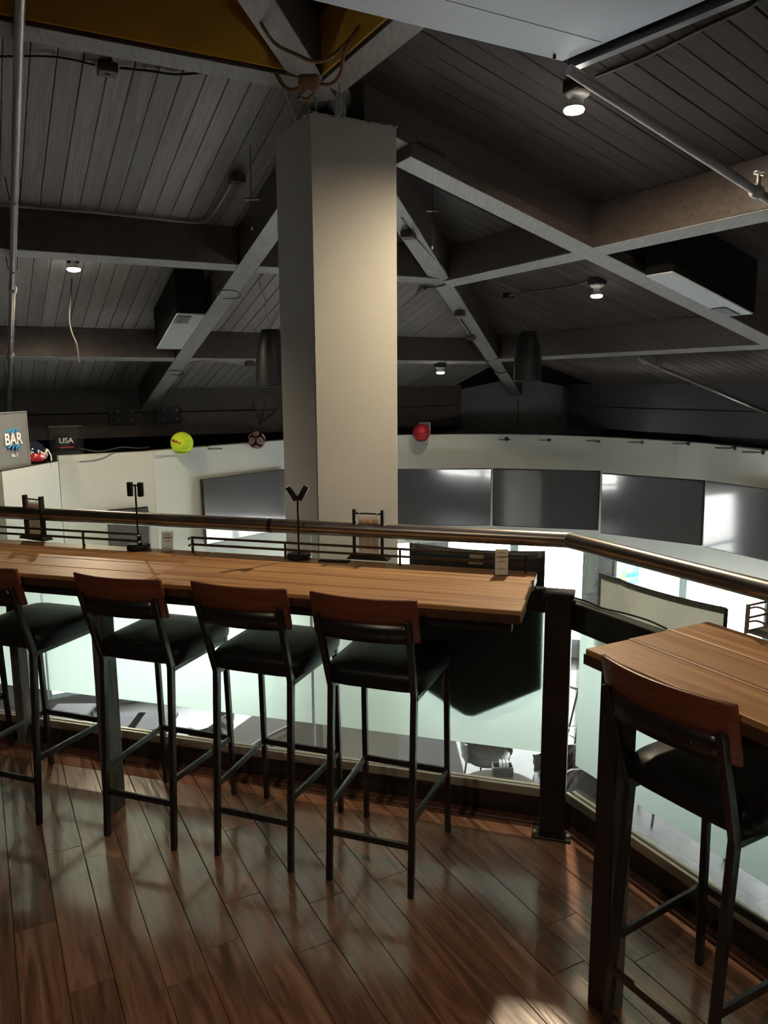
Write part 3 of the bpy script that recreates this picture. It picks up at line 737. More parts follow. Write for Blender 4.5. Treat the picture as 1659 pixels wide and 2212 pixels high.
def make_menu(p, xd, label, lines, seed=0, s=1.0):
    xd = Vector(xd).normalized(); n = Z.cross(xd)        # n points away from camera
    r = thing('menu_stand', p, label, 'menu stand', group='menu stands on the long counter')
    w = .060 * s; h = .200 * s
    prof = [(-w - .030, 0), (w + .030, 0), (w + .012, .018), (-w - .012, .018)]
    bot = [p + xd * a + Z * z - n * .028 for a, z in prof]; top = [p + xd * a + Z * z + n * .028 for a, z in prof]
    MB().prism(bot, top).build('base', 'black_paint', r, bevel=.001)
    for sg in (-1, 1): MB().box(p + xd * sg * w + Z * (h / 2 + .005), (.013, .022, h), (xd, n, Z)).build('upright', 'black_paint', r, bevel=.001)
    MB().bar(p - xd * w + Z * (h - .012), p + xd * w + Z * (h - .012), .006, .006).build('crossbar', 'black_metal', r)
    for sg in (-1, 1): MB().torus(p + xd * sg * w * .62 + Z * (h - .018), xd, .010, .0014, 14, 5).build('ring', 'alu', r)
    sh = MB().box(p + Z * .100 * s, (w * 1.62, .003, .152 * s), (xd, n, Z)).build('clear_sleeve', 'acrylic', r)
    c_ = p + Z * .097 * s; a_ = xd * w * .71; b_ = Z * .071 * s
    me = MB().add([c_ - a_ - b_, c_ + a_ - b_, c_ + a_ + b_, c_ - a_ + b_], [(0, 1, 2, 3)]).build('menu_sheet', 'menu', r)
    rnd = random.Random(seed); ink = MB()
    for c_ in range(3 if lines == 3 else 1):
        x0 = (-.65 + c_ * .46) * w if lines == 3 else -.5 * w; wl = .38 * w if lines == 3 else 1.0 * w
        zz = .158 * s
        while zz > .038 * s:
            L = wl * rnd.uniform(.5, 1); off = 0 if lines == 3 else (wl - L) / 2
            ink.box(p + xd * (x0 + off + L / 2) + Z * zz - n * .0022, (L, .0006, .0016), (xd, n, Z)); zz -= .0042 if lines == 3 else .006
    ink.build('print', 'print_brown', me)
    return r
make_menu(at(797, 1207, ZC), -dL, 'black hanging menu stand with brown three column menu, middle of the counter', 3, 1)
make_menu(at(78, 1164, ZC), -dL * 1.0 + HH * -.25, 'black hanging menu stand with brown single column menu, left end of the counter', 1, 2)

def make_card(p, xd, lean, label, w=.048, h=.090):
    xd = Vector(xd).normalized(); n = Z.cross(xd); up = (Z + n * lean).normalized(); nf = xd.cross(up)
    r = thing('card_holder', p, label, 'card holder', group='clear card holders on the long counter')
    MB().box(p + up * (h / 2 + .003), (w + .006, .004, h + .006), (xd, n, up)).build('holder', 'acrylic', r)
    MB().box(p + n * .018 + Z * .0015, (w + .006, .05, .003), (xd, n, Z)).build('foot', 'acrylic', r)
    f = -nf if nf.dot(CP - p) < 0 else nf
    c_ = p + up * (h / 2 + .003) + f * .0032; a_ = xd * w / 2; b_ = up * h / 2
    cd = MB().add([c_ - a_ - b_, c_ + a_ - b_, c_ + a_ + b_, c_ - a_ + b_], [(0, 1, 2, 3)]).build('card', 'paper', r)
    q = p + f * .0042
    text('Untapped', .0108, 'print', cd, q + up * (h * .735), xd, up, shear=.45, bold=.0002)
    MB().bar(q + up * (h * .655) - xd * w * .34, q + up * (h * .675) + xd * w * .30, .0007, .0012, up=f).build('underline', 'print', cd)
    ink = MB()
    for zz, L in ((.90, .5), (.86, .7), (.56, .3), (.53, .72), (.30, .3), (.265, .68)):
        ink.box(q + up * (h * zz), (w * L, .0006, .0011), (xd, n, up))
    ink.build('small_print', 'print', cd)
    return r
make_card(at(1083, 1243, ZC), Vector((1, -.06, 0)), .02, 'clear holder with cream script card at the right end of the counter', .048, .098)
make_card(at(362, 1192, ZC), Vector((1, .12, 0)), .25, 'clear leaning holder with cream script card beside the left lamp', .046, .084)

# condiment rack on the right counter
rk = thing('condiment_rack', at(1612, 1368, ZC), 'grey scalloped wire rack on the right counter at the frame edge', 'rack')
a = at(1612, 1368, ZC); xd = dR
for (n0, n1) in ((0, 0), (.09, .09)):
    mb = MB(); bs = a + V * n0
    for sx in (0, .075, .15, .225):
        mb.bar(bs + xd * sx, bs + xd * sx + Z * .085, .010 if sx in (0, .225) else .005, .008)
    for zz in (.006, .045, .085):
        pts = [bs + xd * (sx / 24 * .225) + Z * (zz - (.010 if zz > .01 else 0) * abs(math.cos(sx / 24 * 3 * math.pi)) ** 3) for sx in range(25)]
        mb.tube(pts, .0035, 6)
    mb.build('side_frame', 'pipe', rk)
for sx in (0, .225):
    mb = MB()
    for zz in (.006, .045, .082): mb.tube([a + xd * sx + Z * zz, a + xd * sx + V * .09 + Z * zz], .0035, 6)
    mb.build('end_bar', 'pipe', rk)
MB().box(a + xd * .1125 + V * .045 + Z * .004, (.225, .09, .004), (xd, V, Z)).build('tray', 'pipe', rk)

# ---------------------------------------------------------------- banners hung on the outer side of the glass
def suction(p, n, parent, name='suction_cup'):
    return MB().lathe([(.017, 0), (.016, .003), (.009, .007), (.005, .010), (.005, .018)], 16, p, n).build(name, 'acrylic', parent)
gl = KC + HH * .012 + HH * .024
def bp(px, py): return onp(px, py, gl + HH * .012, HH)
bA = bp(884, 1172); bB = bp(1178, 1190)
bn = thing('hanging_banner', (bA + bB) / 2, 'dark navy pointed banner hung outside the glass behind the counter end', 'banner')
N = 16; top = []; xd = (bB - bA).normalized(); W_ = (bB - bA).length
rows = []
for j in range(9):
    row = []
    for k in range(N + 1):
        t = k / N; tp = bA.lerp(bB, t) - Z * (.012 * 4 * t * (1 - t))
        hgt = .57 + .14 * (1 - abs(t - .47) * 2)
        row.append(tp - Z * (hgt * j / 8) + HH * (.003 * math.sin(t * 9 + j)))
    rows.append(row)
mb = MB(); vs = [v for r_ in rows for v in r_]; mb.add(vs, [(j * (N + 1) + k, j * (N + 1) + k + 1, (j + 1) * (N + 1) + k + 1, (j + 1) * (N + 1) + k) for j in range(8) for k in range(N)], True)
mb.build('cloth', 'navy', bn, solid=.002)
for px, py, w_, h_ in ((1030, 1200, .085, .022), (1028, 1216, .085, .008)):
    c = bp(px, py) - HH * .006
    MB().box(c, (w_ / 2 + .015, .0015, h_), (xd, HH, Z)).build('label_patch', 'paper', bn)
for q in (bA, bB): suction(q + Z * .02 - HH * .012, -HH, bn)
for q, sx in ((bA, .018), (bB, -.018)):
    MB().torus(q + xd * sx - Z * .018 - HH * .004, HH, .005, .002, 12, 5).build('grommet', 'alu', bn)
gr = KC + V * .045 + U * -.03 + V * .05
def bq(px, py): return onp(px, py, gr, V)
b1, b2 = bq(1297, 1238), bq(1570, 1314)
bw = thing('hanging_banner', (b1 + b2) / 2, 'white cloth banner with dark hem hung outside the right glass', 'banner')
rows = []; N = 24; nj = 10
for j in range(nj + 1):
    row = []
    for k in range(N + 1):
        t = k / N; tp = b1.lerp(b2, t) - Z * (.010 * 4 * t * (1 - t))
        fold = .008 * math.sin(t * 14 + j * .35) * (j / nj) + .010 * math.exp(-((t - .18 - .035 * j) / .035) ** 2)
        row.append(tp - Z * (.30 * j / nj) + V * fold)
    rows.append(row)
mb = MB(); mb.add([v for r_ in rows for v in r_], [(j * (N + 1) + k, j * (N + 1) + k + 1, (j + 1) * (N + 1) + k + 1, (j + 1) * (N + 1) + k) for j in range(nj) for k in range(N)], True)
mb.build('cloth', 'banner', bw)
hp = [rows[0][k] - V * .003 - Z * .008 for k in range(N + 1)]
for nm, pts in (('top_hem', hp),):
    mb = MB()
    for k in range(N): mb.bar(pts[k], pts[k + 1], .004, .022)
    mb.build(nm, 'post_wood', bw)
for t in (0, 1):
    q = b1 if t == 0 else b2
    MB().bar(q - V * .002, q - V * .002 - Z * .28, .012, .004, up=V).build('side_hem', 'soft_black', bw)
    suction(q + Z * .012 - V * .01, -V, bw)

# ---------------------------------------------------------------- bulkhead ring wall with screens
ZT, ZB = .99, -.68
def ringwall(name, pts, th=.12, z0=ZB, z1=ZT, mat='white_wall', out=True, label=None):
    mb = MB(); n = len(pts); inn = [Vector(p) for p in pts]; outp = []
    for i in range(n):
        d = (inn[min(i + 1, n - 1)] - inn[max(i - 1, 0)]).normalized(); outp.append(inn[i] + Vector((-d.y, d.x, 0)) * th)
    for i in range(n - 1):
        a, b, c_, d_ = inn[i], inn[i + 1], outp[i + 1], outp[i]
        mb.add([a + Z * z0, b + Z * z0, b + Z * z1, a + Z * z1, d_ + Z * z0, c_ + Z * z0, c_ + Z * z1, d_ + Z * z1],
               [(0, 1, 2, 3), (5, 4, 7, 6), (3, 2, 6, 7), (1, 0, 4, 5)], False)
    mb.add([inn[0] + Z * z0, outp[0] + Z * z0, outp[0] + Z * z1, inn[0] + Z * z1], [(0, 1, 2, 3)]); mb.add([inn[-1] + Z * z0, outp[-1] + Z * z0, outp[-1] + Z * z1, inn[-1] + Z * z1], [(0, 1, 2, 3)])
    return structure(mb.build(name, mat))
def g2(x, y): p = at(x, y, ZT); return Vector((p.x, p.y, 0))
l0 = g2(632, 950); l1_ = g2(330, 975); l2_ = g2(130, 985)
right_pts = [l0 + Vector((.45, .5, 0)), Vector((.05, 11.6, 0)), g2(900, 940), g2(1100, 939), g2(1300, 945), g2(1500, 957), g2(1659, 975), Vector((4.35, 7.2, 0)), Vector((4.1, 5.9, 0)), Vector((3.5, 4.7, 0))]
ringwall('wall_screens', smooth_path(right_pts, 5))
ringwall('wall_left', [l2_ + Vector((-.02, 0, 0)), l1_])
ringwall('wall_left_screen', [l1_ + Vector((.004, 0, 0)), l0, l0 + Vector((.44, .49, 0))])
# narrow caps along the tops
sr = smooth_path(right_pts, 5)
ringwall('trim_7', [l1_ + Vector((.03, -.02, 0)), l0 + Vector((.02, -.015, 0))], .15, ZT - .05, ZT + .004)
def inward(pts, k):
    out = []
    for i in range(len(pts)):
        d = (pts[min(i + 1, len(pts) - 1)] - pts[max(i - 1, 0)]).normalized(); out.append(pts[i] + Vector((d.y, -d.x, 0)) * k)
    return out
ringwall('trim_8', inward(sr, .015), .15, ZT - .045, ZT + .004)
# dark shelf between the ring and the outer walls
mb = MB()
outer = [Vector((-9, 9.5, 0)), uv(7.15, -4, 0), uv(7.15, -1, 0), pN1, (pN1 + pE1) / 2, pE1, uv(0, 7.15, 0), uv(-3, 7.15, 0), uv(-6, 7.15, 0)]
inner = [Vector((-6, 7.9, 0)), l2_ + Vector((-.5, .1, 0)), l1_ + Vector((-.06, .12, 0)), l0 + Vector((-.08, .08, 0)), g2(900, 938) + Vector((0, .1, 0)), g2(1300, 945) + Vector((.30, .45, 0)), g2(1590, 966) + Vector((.5, .25, 0)), Vector((4.5, 6.9, 0)), Vector((3.6, 4.7, 0))]
for i in range(len(inner) - 1):
    P = [inner[i], inner[i + 1], outer[i + 1], outer[i]]
    mb.hexa([p + Z * .86 for p in P] + [p + Z * .90 for p in P])
structure(mb.build('ceiling.002', 'beam_dark'))
# box return at far left
bx = MB(); B0 = g2(4, 1019); B1 = g2(125, 997)
P = [B0, B1, B1 + Vector((-2, .5, 0)), B0 + Vector((-2, 0, 0))]
bx.hexa([p + Z * ZB for p in P] + [p + Z * ZT for p in P]); structure(bx.build('wall_box', 'white_wall'))
MB().hexa([p + Z * (ZT + .001) for p in P] + [p + Z * (ZT + .006) for p in P]).build('top', 'black_paint', bpy.data.objects['wall_box'])
P = [l2_ + Vector((-.02, .0, 0)), l2_ + Vector((-1.2, -.35, 0)), l2_ + Vector((-1.2, -.2, 0)), l2_ + Vector((-.02, .14, 0))]

def tv(label, tl, tr, h, zt, nrm_out=.05, tilt=.04, th=.05, name='television'):
    tl = Vector((tl.x, tl.y, 0)); tr = Vector((tr.x, tr.y, 0)); d = (tr - tl).normalized(); n = Vector((-d.y, d.x, 0)); w = (tr - tl).length
    if n.dot(tl - CP) < 0: n = -n
    c = (tl + tr) / 2 + Z * zt; up = (Z * 1 + n * tilt).normalized() * 1; dn = -up
    # top leans toward the room
    up = (Z - n * tilt).normalized(); cc = c - up * h / 2
    r = thing(name, cc, label, 'television', group=None)
    MB().box(cc + n * th / 2, (w, th, h), (d, n, up)).build('casing', 'bezel', r, bevel=.004)
    MB().box(cc - n * .002, (w - .02, .006, h - .025), (d, n, up)).build('screen', 'screen', r)
    MB().box(cc + n * (th + .04), (.4, .08, .3), (d, n, up)).build('wall_mount', 'black_metal', r)
    return r
zt = .60
tv('first wide screen on the curved wall, right beside the column', at(845, 1013, zt) + Vector((0, -.03, 0)), at(1062, 1012, zt), .81, zt)
tv('second screen of the curved wall with an orange reflection', at(1065, 1012, zt), at(1297.5, 1017.5, zt), .81, zt)
tv('third screen of the curved wall, reflecting a bright window', at(1300, 1022, zt), at(1521.6, 1038, zt), .80, zt)
p4 = at(1523, 1039, zt); p4b = Vector((4.45, 7.85, 0)); tv('fourth screen of the curved wall, cut off by the right edge', p4, p4 + (at(1659, 1057, zt) - p4).normalized() * 1.42, .80, zt)
dl = (l0 - l1_).normalized(); nl = Vector((dl.y, -dl.x, 0))
ta = onp(437, 1045, l1_ + nl * .10, nl); tb = onp(640, 1030, l1_ + nl * .10, nl)
tv('large screen on the left bulkhead half hidden by the column', ta, ta + dl * 1.50, .83, .60, tilt=-.03)
dl2 = (l1_ - l2_).normalized(); nl2 = Vector((dl2.y, -dl2.x, 0))
ta = onp(232, 1102, l2_ + nl2 * .08, nl2); tb = onp(320, 1094, l2_ + nl2 * .08, nl2)
tv('small framed screen low on the left bulkhead behind the left lamp', ta, tb, .62, ta.z, th=.04)

# ball holders and balls ---------------------------------------------------
def holder(p, n, label, ball=True):
    r = thing('ball_holder', p, label, 'ball holder', group='empty wall mounted ball holder rings')
    MB().lathe([(.032, 0), (.032, .008), (.02, .012)], 14, p, n).build('plate', 'black_metal', r)
    s_ = n.cross(Z)
    MB().tube([p + n * .01, p + n * .06], .006, 6).build('arm', 'black_metal', r)
    MB().torus(p + n * .15, Z, .09, .0045, 20, 6).build('ring', 'black_metal', r)
    return r
for i, (x, y) in enumerate([(1095, 948), (1187, 949), (1295, 951), (1390, 954), (1490, 957), (1590, 967), (1652, 976)]):
    p = at(x, y, .985)
    # nearest wall point
    best = min(range(len(sr) - 1), key=lambda k: (sr[k] - Vector((p.x, p.y, 0))).length); d = (sr[best + 1] - sr[best]).normalized(); n = Vector((d.y, -d.x, 0))
    dd = ray(x, y); den = dd.dot(n); q = CP + dd * ((sr[best] - CP).dot(n) / den) + n * .02
    holder(q, n, 'empty black ball ring on the curved wall, %s' % ['first right of the red ball', 'second right of the red ball', 'third right of the red ball', 'fourth right of the red ball', 'fifth right of the red ball', 'sixth right of the red ball', 'last one at the right edge'][i])
q = onp(448, 968, l1_ + nl * .02, nl); holder(q, nl, 'black empty ball ring between the two balls on the left bulkhead')
def sphere(mb, c, r, n=24, m=14):
    mb.lathe([(r * math.sin(math.pi * k / m), -r * math.cos(math.pi * k / m)) for k in range(m + 1)][1:-1], n, c); return mb
# tennis ball
c = at(393, 957, 1.14); dist = (c - CP).length
c = onp(393, 957, l1_ + nl * .17, nl); rad = 23.5 * (c - CP).length / 1690
tb_ = thing('tennis_ball', c, 'oversized yellow green tennis ball with red script on the left bulkhead', 'ball')
sphere(MB(), c, rad, 32, 20).build('ball', 'yellow', tb_)
toc = (CP - c).normalized(); xr = Z.cross(toc).normalized(); upb = toc.cross(xr)
def ballpt(c, rad, a, b_):  # a right, b up in units of radius
    k = math.sqrt(max(0, 1 - a * a - b_ * b_)); return c + (xr * a + upb * b_ + toc * k) * (rad * 1.003)
mb = MB(); pts = [(-.85, .28), (-.68, .18), (-.72, .34), (-.55, .12), (-.45, .22), (-.35, .02), (-.22, .08), (-.1, -.1)]
mb.tube([ballpt(c, rad, a, b_) for a, b_ in pts], rad * .05, 6); mb.tube([ballpt(c, rad, a, b_ - .08) for a, b_ in pts[:-2]], rad * .035, 6); mb.build('red_script', 'red', tb_)
mb = MB()
for j, (b_, a0_, a1_) in enumerate(((.12, .25, .8), (-.05, .28, .78), (-.22, .05, .72), (-.38, .0, .68), (-.52, .0, .5))):
    pp = [ballpt(c, rad, a0_ + (a1_ - a0_) * k / 14, b_ + .035 * math.sin(k * 2.1 + j)) for k in range(15)]; mb.tube(pp, rad * .012, 4)
mb.build('handwriting', 'print', tb_)
p_ = onp(375, 975, l1_ + nl * .01, nl)
h_ = thing('ball_holder', c - Z * rad * .7, 'black ring bracket carrying the yellow tennis ball', 'ball holder')
MB().torus(c - Z * rad * .80, Z, rad * .66, .004, 24, 6).build('ring', 'black_metal', h_)
MB().tube([c - Z * rad * .80 - nl * rad * .66, c - Z * rad * .80 - nl * .168], .005, 6).build('arm', 'black_metal', h_)
# soccer ball with pentagon rings
c = onp(555, 951, l1_ + nl * .15, nl); rad = 18.2 * (c - CP).length / 1680
toc = (CP - c).normalized(); xr = Z.cross(toc).normalized(); upb = toc.cross(xr)
sb = thing('soccer_ball', c, 'black soccer ball with pale pink pentagon outlines on the left bulkhead', 'ball')
sphere(MB(), c, rad, 24, 16).build('ball', 'soft_black', sb)
mb = MB(); phi = (1 + 5 ** .5) / 2
ico = [Vector(v).normalized() for s1 in (-1, 1) for s2 in (-1, 1) for v in ((0, s1, s2 * phi), (s1, s2 * phi, 0), (s2 * phi, 0, s1))]
for v in ico:
    x_ = v.orthogonal().normalized(); y_ = v.cross(x_)
    for rr_, tk in ((.40, .055), (.18, .04)):
        pts = []
        for k in range(5):
            for e_ in range(3):
                a0_ = 2 * math.pi * k / 5; a1_ = 2 * math.pi * (k + 1) / 5; t = e_ / 3
                w_ = (x_ * math.cos(a0_) + y_ * math.sin(a0_)) * (1 - t) + (x_ * math.cos(a1_) + y_ * math.sin(a1_)) * t
                q = (v + w_ * rr_).normalized() * rad * .998; pts.append(c + q)
        mb.tube(pts, rad * tk, 4, closed=True)
mb.build('pentagon_outlines', 'pink', sb)
hs = thing('ball_holder', c - Z * rad * .7, 'pale ring bracket carrying the black and pink soccer ball', 'ball holder')
MB().torus(c - Z * rad * .80, Z, rad * .64, .005, 24, 6).build('ring', 'pipe', hs)
MB().tube([c - Z * rad * .80 - nl * rad * .62, c - Z * rad * .80 - nl * .148], .005, 6).build('arm', 'pipe', hs)
# red basketball and small frame
nb = Vector((0, -1, 0)); wb = g2(900, 940)
c = onp(910, 935, wb + nb * .17, nb); rad = 19 * (c - CP).length / 1672
toc = (CP - c).normalized(); xr = Z.cross(toc).normalized(); upb = toc.cross(xr)
rb = thing('basketball', c, 'red basketball on the curved wall just right of the column', 'ball')
sphere(MB(), c, rad, 28, 18).build('ball', 'red_rubber', rb)
sm = MB(); sm.torus(c, toc.cross(Z) * .2 + Z, rad, .004, 36, 5)
for k in (-.5, .5):
    rr_ = rad * math.sqrt(1 - k * k * .7); sm.torus(c + xr * 0, (xr + toc * k * 1.6).normalized(), rad, .0035, 36, 5)
sm.build('seams', 'soft_black', rb)
mb = MB(); mb.tube([ballpt(c, rad, .1 + .05 * k, -.33 + .04 * (k % 2)) for k in range(10)], .004, 5); mb.build('mark', 'print', rb)
hb = thing('ball_holder', c - Z * rad * .7, 'black ring bracket under the red basketball', 'ball holder')
MB().torus(c - Z * rad * .82, Z, rad * .62, .005, 20, 6).build('ring', 'black_metal', hb)
MB().tube([c - Z * rad * .82 - nb * rad * .6, c - Z * rad * .82 - nb * .165], .005, 6).build('arm', 'black_metal', hb)
fr = onp(917, 928, wb - nb * .05, nb); fr.z = max(fr.z, ZT + .1)
pf = thing('picture_frame', fr, 'small white framed dark picture behind the red basketball', 'picture frame')
MB().box(fr, (.17, .01, .17)).build('picture', 'grey_card', pf)
for sx in (-1, 1): MB().box(fr + Vector((sx * .083, -.008, 0)), (.012, .012, .17)).build('frame_bar', 'white_paint', pf)
for sz in (-1, 1): MB().box(fr + Vector((0, -.008, sz * .083)), (.17, .012, .012)).build('frame_bar', 'white_paint', pf)
MB().box(fr + Vector((0, .03, -.09)), (.10, .08, .01)).build('stand', 'soft_black', pf)

# display cases, helmet ----------------------------------------------------
a = at(12, 1019, ZT + .006); b = at(66, 999, ZT + .006)
a = B0.lerp(B1, .06) + Vector((-.05, 0, ZT + .007)); b = B0.lerp(B1, .58) + Vector((-.05, 0, ZT + .007))
d = (b - a).normalized(); n = Vector((d.y, -d.x, 0)); up = Z; mid = (a + b) / 2 - n * .09; W_ = (b - a).length; Hh = .52
dc = thing('display_case', mid, 'grey display case with BAR logo on the box at far left', 'display case')
MB().box(mid + Z * Hh / 2, (W_ - .01, .16, Hh - .01), (d, n, Z)).build('backing', 'grey_card', dc)
for sg in (-1, 1):
    MB().box(mid + Z * Hh / 2 + d * sg * (W_ / 2) + n * .085, (.008, .008, Hh), (d, n, Z)).build('edge', 'alu', dc)
    MB().box(mid + Z * (Hh / 2 + sg * Hh / 2) + n * .085, (W_, .008, .008), (d, n, Z)).build('edge', 'alu', dc)
fc = mid + n * .0885; tx = d
text('BAR', .15, 'white', dc, fc + Z * .265, tx, Z + d * .12, bold=.004, thick=.001)
text('SPORTS', .052, 'blue', dc, fc + Z * .345, tx, Z + d * .12, bold=.002, thick=.001)
mb = MB(); zz = [(-.10, .19), (-.03, .215), (-.05, .17), (.02, .21), (.01, .165), (.08, .215), (.07, .17)]
mb.tube([fc + d * x_ + Z * z_ for x_, z_ in zz], .010, 5); mb.build('blue_stroke', 'blue', dc)
text('No. 3', .042, 'white', dc, fc + Z * .115, tx, Z, bold=.001, thick=.001)
# helmet
hc = at(97, 985, 1.13); hc = Vector((-3.36, 7.33, 0)); 
hc = B0.lerp(B1, .80) + Vector((-.16, 0, ZT + .115))
hm = thing('sports_helmet', hc - Z * .10, 'glossy dark helmet with red white flame pattern beside the BAR case', 'helmet')
M['helmet'] = plain('glossy_navy_shell', (.012, .018, .035), .08, spec=.8, coat=1)
M['flame'] = plain('flame_pattern', (.50, .02, .03), .2, noise=.6, nscale=18, coat=1)
MB().lathe([(.145, .015), (.150, .05), (.140, .09), (.112, .135), (.07, .165), (.02, .178)], 28, hc - Z * .06).build('shell', 'helmet', hm)
MB().lathe([(.120, -.04), (.146, -.01), (.151, .035), (.149, .045)], 28, hc - Z * .05).build('lower_band', 'flame', hm)
mb = MB()
for k in range(28):
    a_ = 2 * math.pi * k / 28; q = hc + Vector((math.cos(a_), math.sin(a_), 0)) * .150 + Z * (-.02 + .022 * math.sin(k * 2.3))
    mb.tube([q, q + Z * .03 + Vector((math.cos(a_ + .2), math.sin(a_ + .2), 0)) * .002, q + Z * .012 + Vector((-math.sin(a_), math.cos(a_), 0)) * .02], .006, 5)
mb.build('white_flames', 'white', hm)
MB().tube([hc + Vector((.15, .05, .02)), hc + Vector((.19, .02, -.04)), hc + Vector((.20, .0, -.09))], .006, 6).build('chin_strap', 'white', hm)
# acrylic case with USA cap
a = Vector((-3.52, 8.12, ZT)); 
ca = at(113, 985, .95); uc = onp(140, 980, l2_ - nl2 * .25, nl2); uc.z = .905
d = dl2; cw, chh = .36, .36; zc0 = 1.02
cm = onp(139, 950, l2_ - nl2 * .34, nl2); zc0 = cm.z
case = thing('display_case', Vector((cm.x, cm.y, .90)), 'clear acrylic case holding a USA cap behind the left bulkhead', 'display case')
hz = zc0 - .90 + .16
for sg in (-1, 1):
    MB().box(Vector((cm.x, cm.y, .90 + hz / 2)) + d * sg * cw / 2, (.006, .26, hz), (d, nl2, Z)).build('side', 'acrylic', case)
    MB().box(Vector((cm.x, cm.y, .90 + hz / 2)) + nl2 * sg * .13, (cw, .006, hz), (d, nl2, Z)).build('side', 'acrylic', case)
    MB().bar(Vector((cm.x, cm.y, .90 + hz)) + nl2 * .13 - d * cw / 2, Vector((cm.x, cm.y, .90 + hz)) + nl2 * .13 + d * cw / 2, .006, .006).build('edge', 'pipe', case) if sg > 0 else None
MB().box(Vector((cm.x, cm.y, .90 + hz)), (cw, .26, .006), (d, nl2, Z)).build('lid', 'acrylic', case)
MB().box(Vector((cm.x, cm.y, .90 + .05)), (cw - .03, .22, .1), (d, nl2, Z)).build('plinth', 'soft_black', case)
cpz = Vector((cm.x, cm.y, zc0 - .04))
cap_ = thing('cap', cpz, 'dark red peaked cap lettered USA inside the acrylic case', 'cap')
MB().lathe([(.105, -.04), (.105, 0), (.09, .05), (.05, .08), (.01, .09)], 20, cpz).build('crown', 'navy', cap_)
mb = MB(); mb.prism([cpz + d * x_ + nl2 * y_ - Z * .045 for x_, y_ in ((-.09, .05), (.09, .05), (.07, .16), (-.07, .16))], [cpz + d * x_ + nl2 * y_ - Z * .035 for x_, y_ in ((-.09, .05), (.09, .05), (.07, .16), (-.07, .16))]); mb.build('peak', 'red', cap_)
text('USA', .085, 'white', cap_, cpz + nl2 * .112 + Z * .035, d, Z, bold=.002, thick=.001)

# ---------------------------------------------------------------- roof fixtures
def bulb_lamp(bpos, anchor, label, power=1.0, recessed=False, name='bulb_lamp', cone=128, blend=.3):
    r = thing(name, anchor, label, 'lamp', group='bare flood bulbs under the roof')
    ax = Vector((0, 0, -1))
    if not recessed:
        MB().box(anchor - Z * .03, (.12, .12, .06), (U, V, Z)).build('junction_box', 'black_paint', r, bevel=.004)
        MB().lathe([(.062, 0), (.062, .012), (.048, .022), (.03, .032), (.026, .06)], 24, anchor - Z * .06, -Z).build('lamp_holder', 'white_plastic', r)
        for sg in (-1, 1): MB().lathe([(.006, 0), (.006, .008), (.002, .01)], 8, anchor - Z * .072 + U * sg * .052, -Z).build('screw', 'alu', r)
    else:
        MB().lathe([(.05, 0), (.05, .05)], 18, anchor, -Z).build('lamp_holder', 'black_paint', r)
    top = bpos + Z * .085
    MB().lathe([(.014, 0), (.016, .02), (.036, .055), (.052, .078)], 24, top, -Z).build('bulb_neck', 'white_plastic', r)
    MB().lathe([(.052, .078), (.055, .086), (.050, .096), (.03, .103), (.008, .106)], 24, top, -Z).build('bulb_face', 'bulb', r)
    l = bpy.data.lights.new('bulb_light', 'SPOT'); l.energy = LAMP_W * power; l.color = LAMP_COL; l.spot_size = R(cone); l.spot_blend = blend; l.shadow_soft_size = .045
    lo = bpy.data.objects.new('bulb_light', l); COL.objects.link(lo); lo.location = bpos - Z * .04; lo.parent = None
    return r
a1 = onE(1250, 178, .30); b1_ = onp(1231, 252, (a1.x, a1.y, 0), (0, -1, 0))
bulb_lamp(Vector((a1.x - .02, a1.y, 3.19)), Vector((a1.x, a1.y, a1.z + .01)), 'nearest lit bare flood bulb in white holder, top right', 1.0, cone=174, blend=.95)
a2 = onE(1290, 603, .30); bulb_lamp(Vector((a2.x, a2.y, a2.z - .15)), Vector((a2.x, a2.y, a2.z + .01)), 'lit bare bulb in white holder above the right pendant', .06)
a3 = onE(948, 790, .0); a3 = Vector((.76, 10.45, 2.035)); bulb_lamp(Vector((.765, 10.42, 1.905)), a3, 'farthest lit bare bulb, just right of the column', .06)
a4 = Vector((-2.60, 6.72, 2.80)); bulb_lamp(Vector((-2.575, 6.66, 2.715)), a4 + Z * .02, 'lit flood bulb flush under the boards at the left', .65, True, cone=156, blend=.5)
# off-frame bulbs of the same kind over the mezzanine
for k, (x_, y_) in enumerate(((1.6, -1.3), (-1.7, -.9))):
    u_, v_ = touv(Vector((x_, y_, 0))); z_ = min(zN(u_, v_, .3), zE(u_, v_, .3))
    bulb_lamp(Vector((x_, y_, z_ - .14)), Vector((x_, y_, z_ + .01)), ['unseen flood bulb behind the viewer, right side', 'unseen flood bulb behind the viewer, left side'][k], .36, cone=150, blend=.8)
# pendant lamps
def pendant(cpos, label, anchors):
    r = thing('pendant_lamp', cpos, label, 'pendant lamp', group='black conical pendants')
    MB().lathe([(.150, -.27), (.151, -.255), (.147, -.05), (.132, .10), (.105, .21), (.085, .268), (.06, .272)], 32, cpos, capb=False).build('shade', 'soft_black', r, solid=-.004)
    MB().lathe([(.152, -.272), (.152, -.262)], 32, cpos, capb=False, capt=False).build('rim', 'black_metal', r, solid=.003)
    MB().lathe([(.05, 0), (.05, -.2)], 16, cpos + Z * .1).build('socket', 'black_paint', r)
    for q in anchors:
        m_ = cpos + Z * .27; pts = [m_ + (q - m_) * t + Vector((.012 * math.sin(t * 13), .01 * math.cos(t * 9), 0)) * (t * (1 - t) * 4) for t in [k / 10 for k in range(11)]]
        MB().tube(pts, .0035, 5).build('wire', 'pipe', r)
    return r
D1 = CP + ray(586, 774) * (7.72 / math.hypot(ray(586, 774).x, ray(586, 774).y)); pendant(D1, 'black conical pendant left of the column', [onN(560, 600), onN(612, 640)])
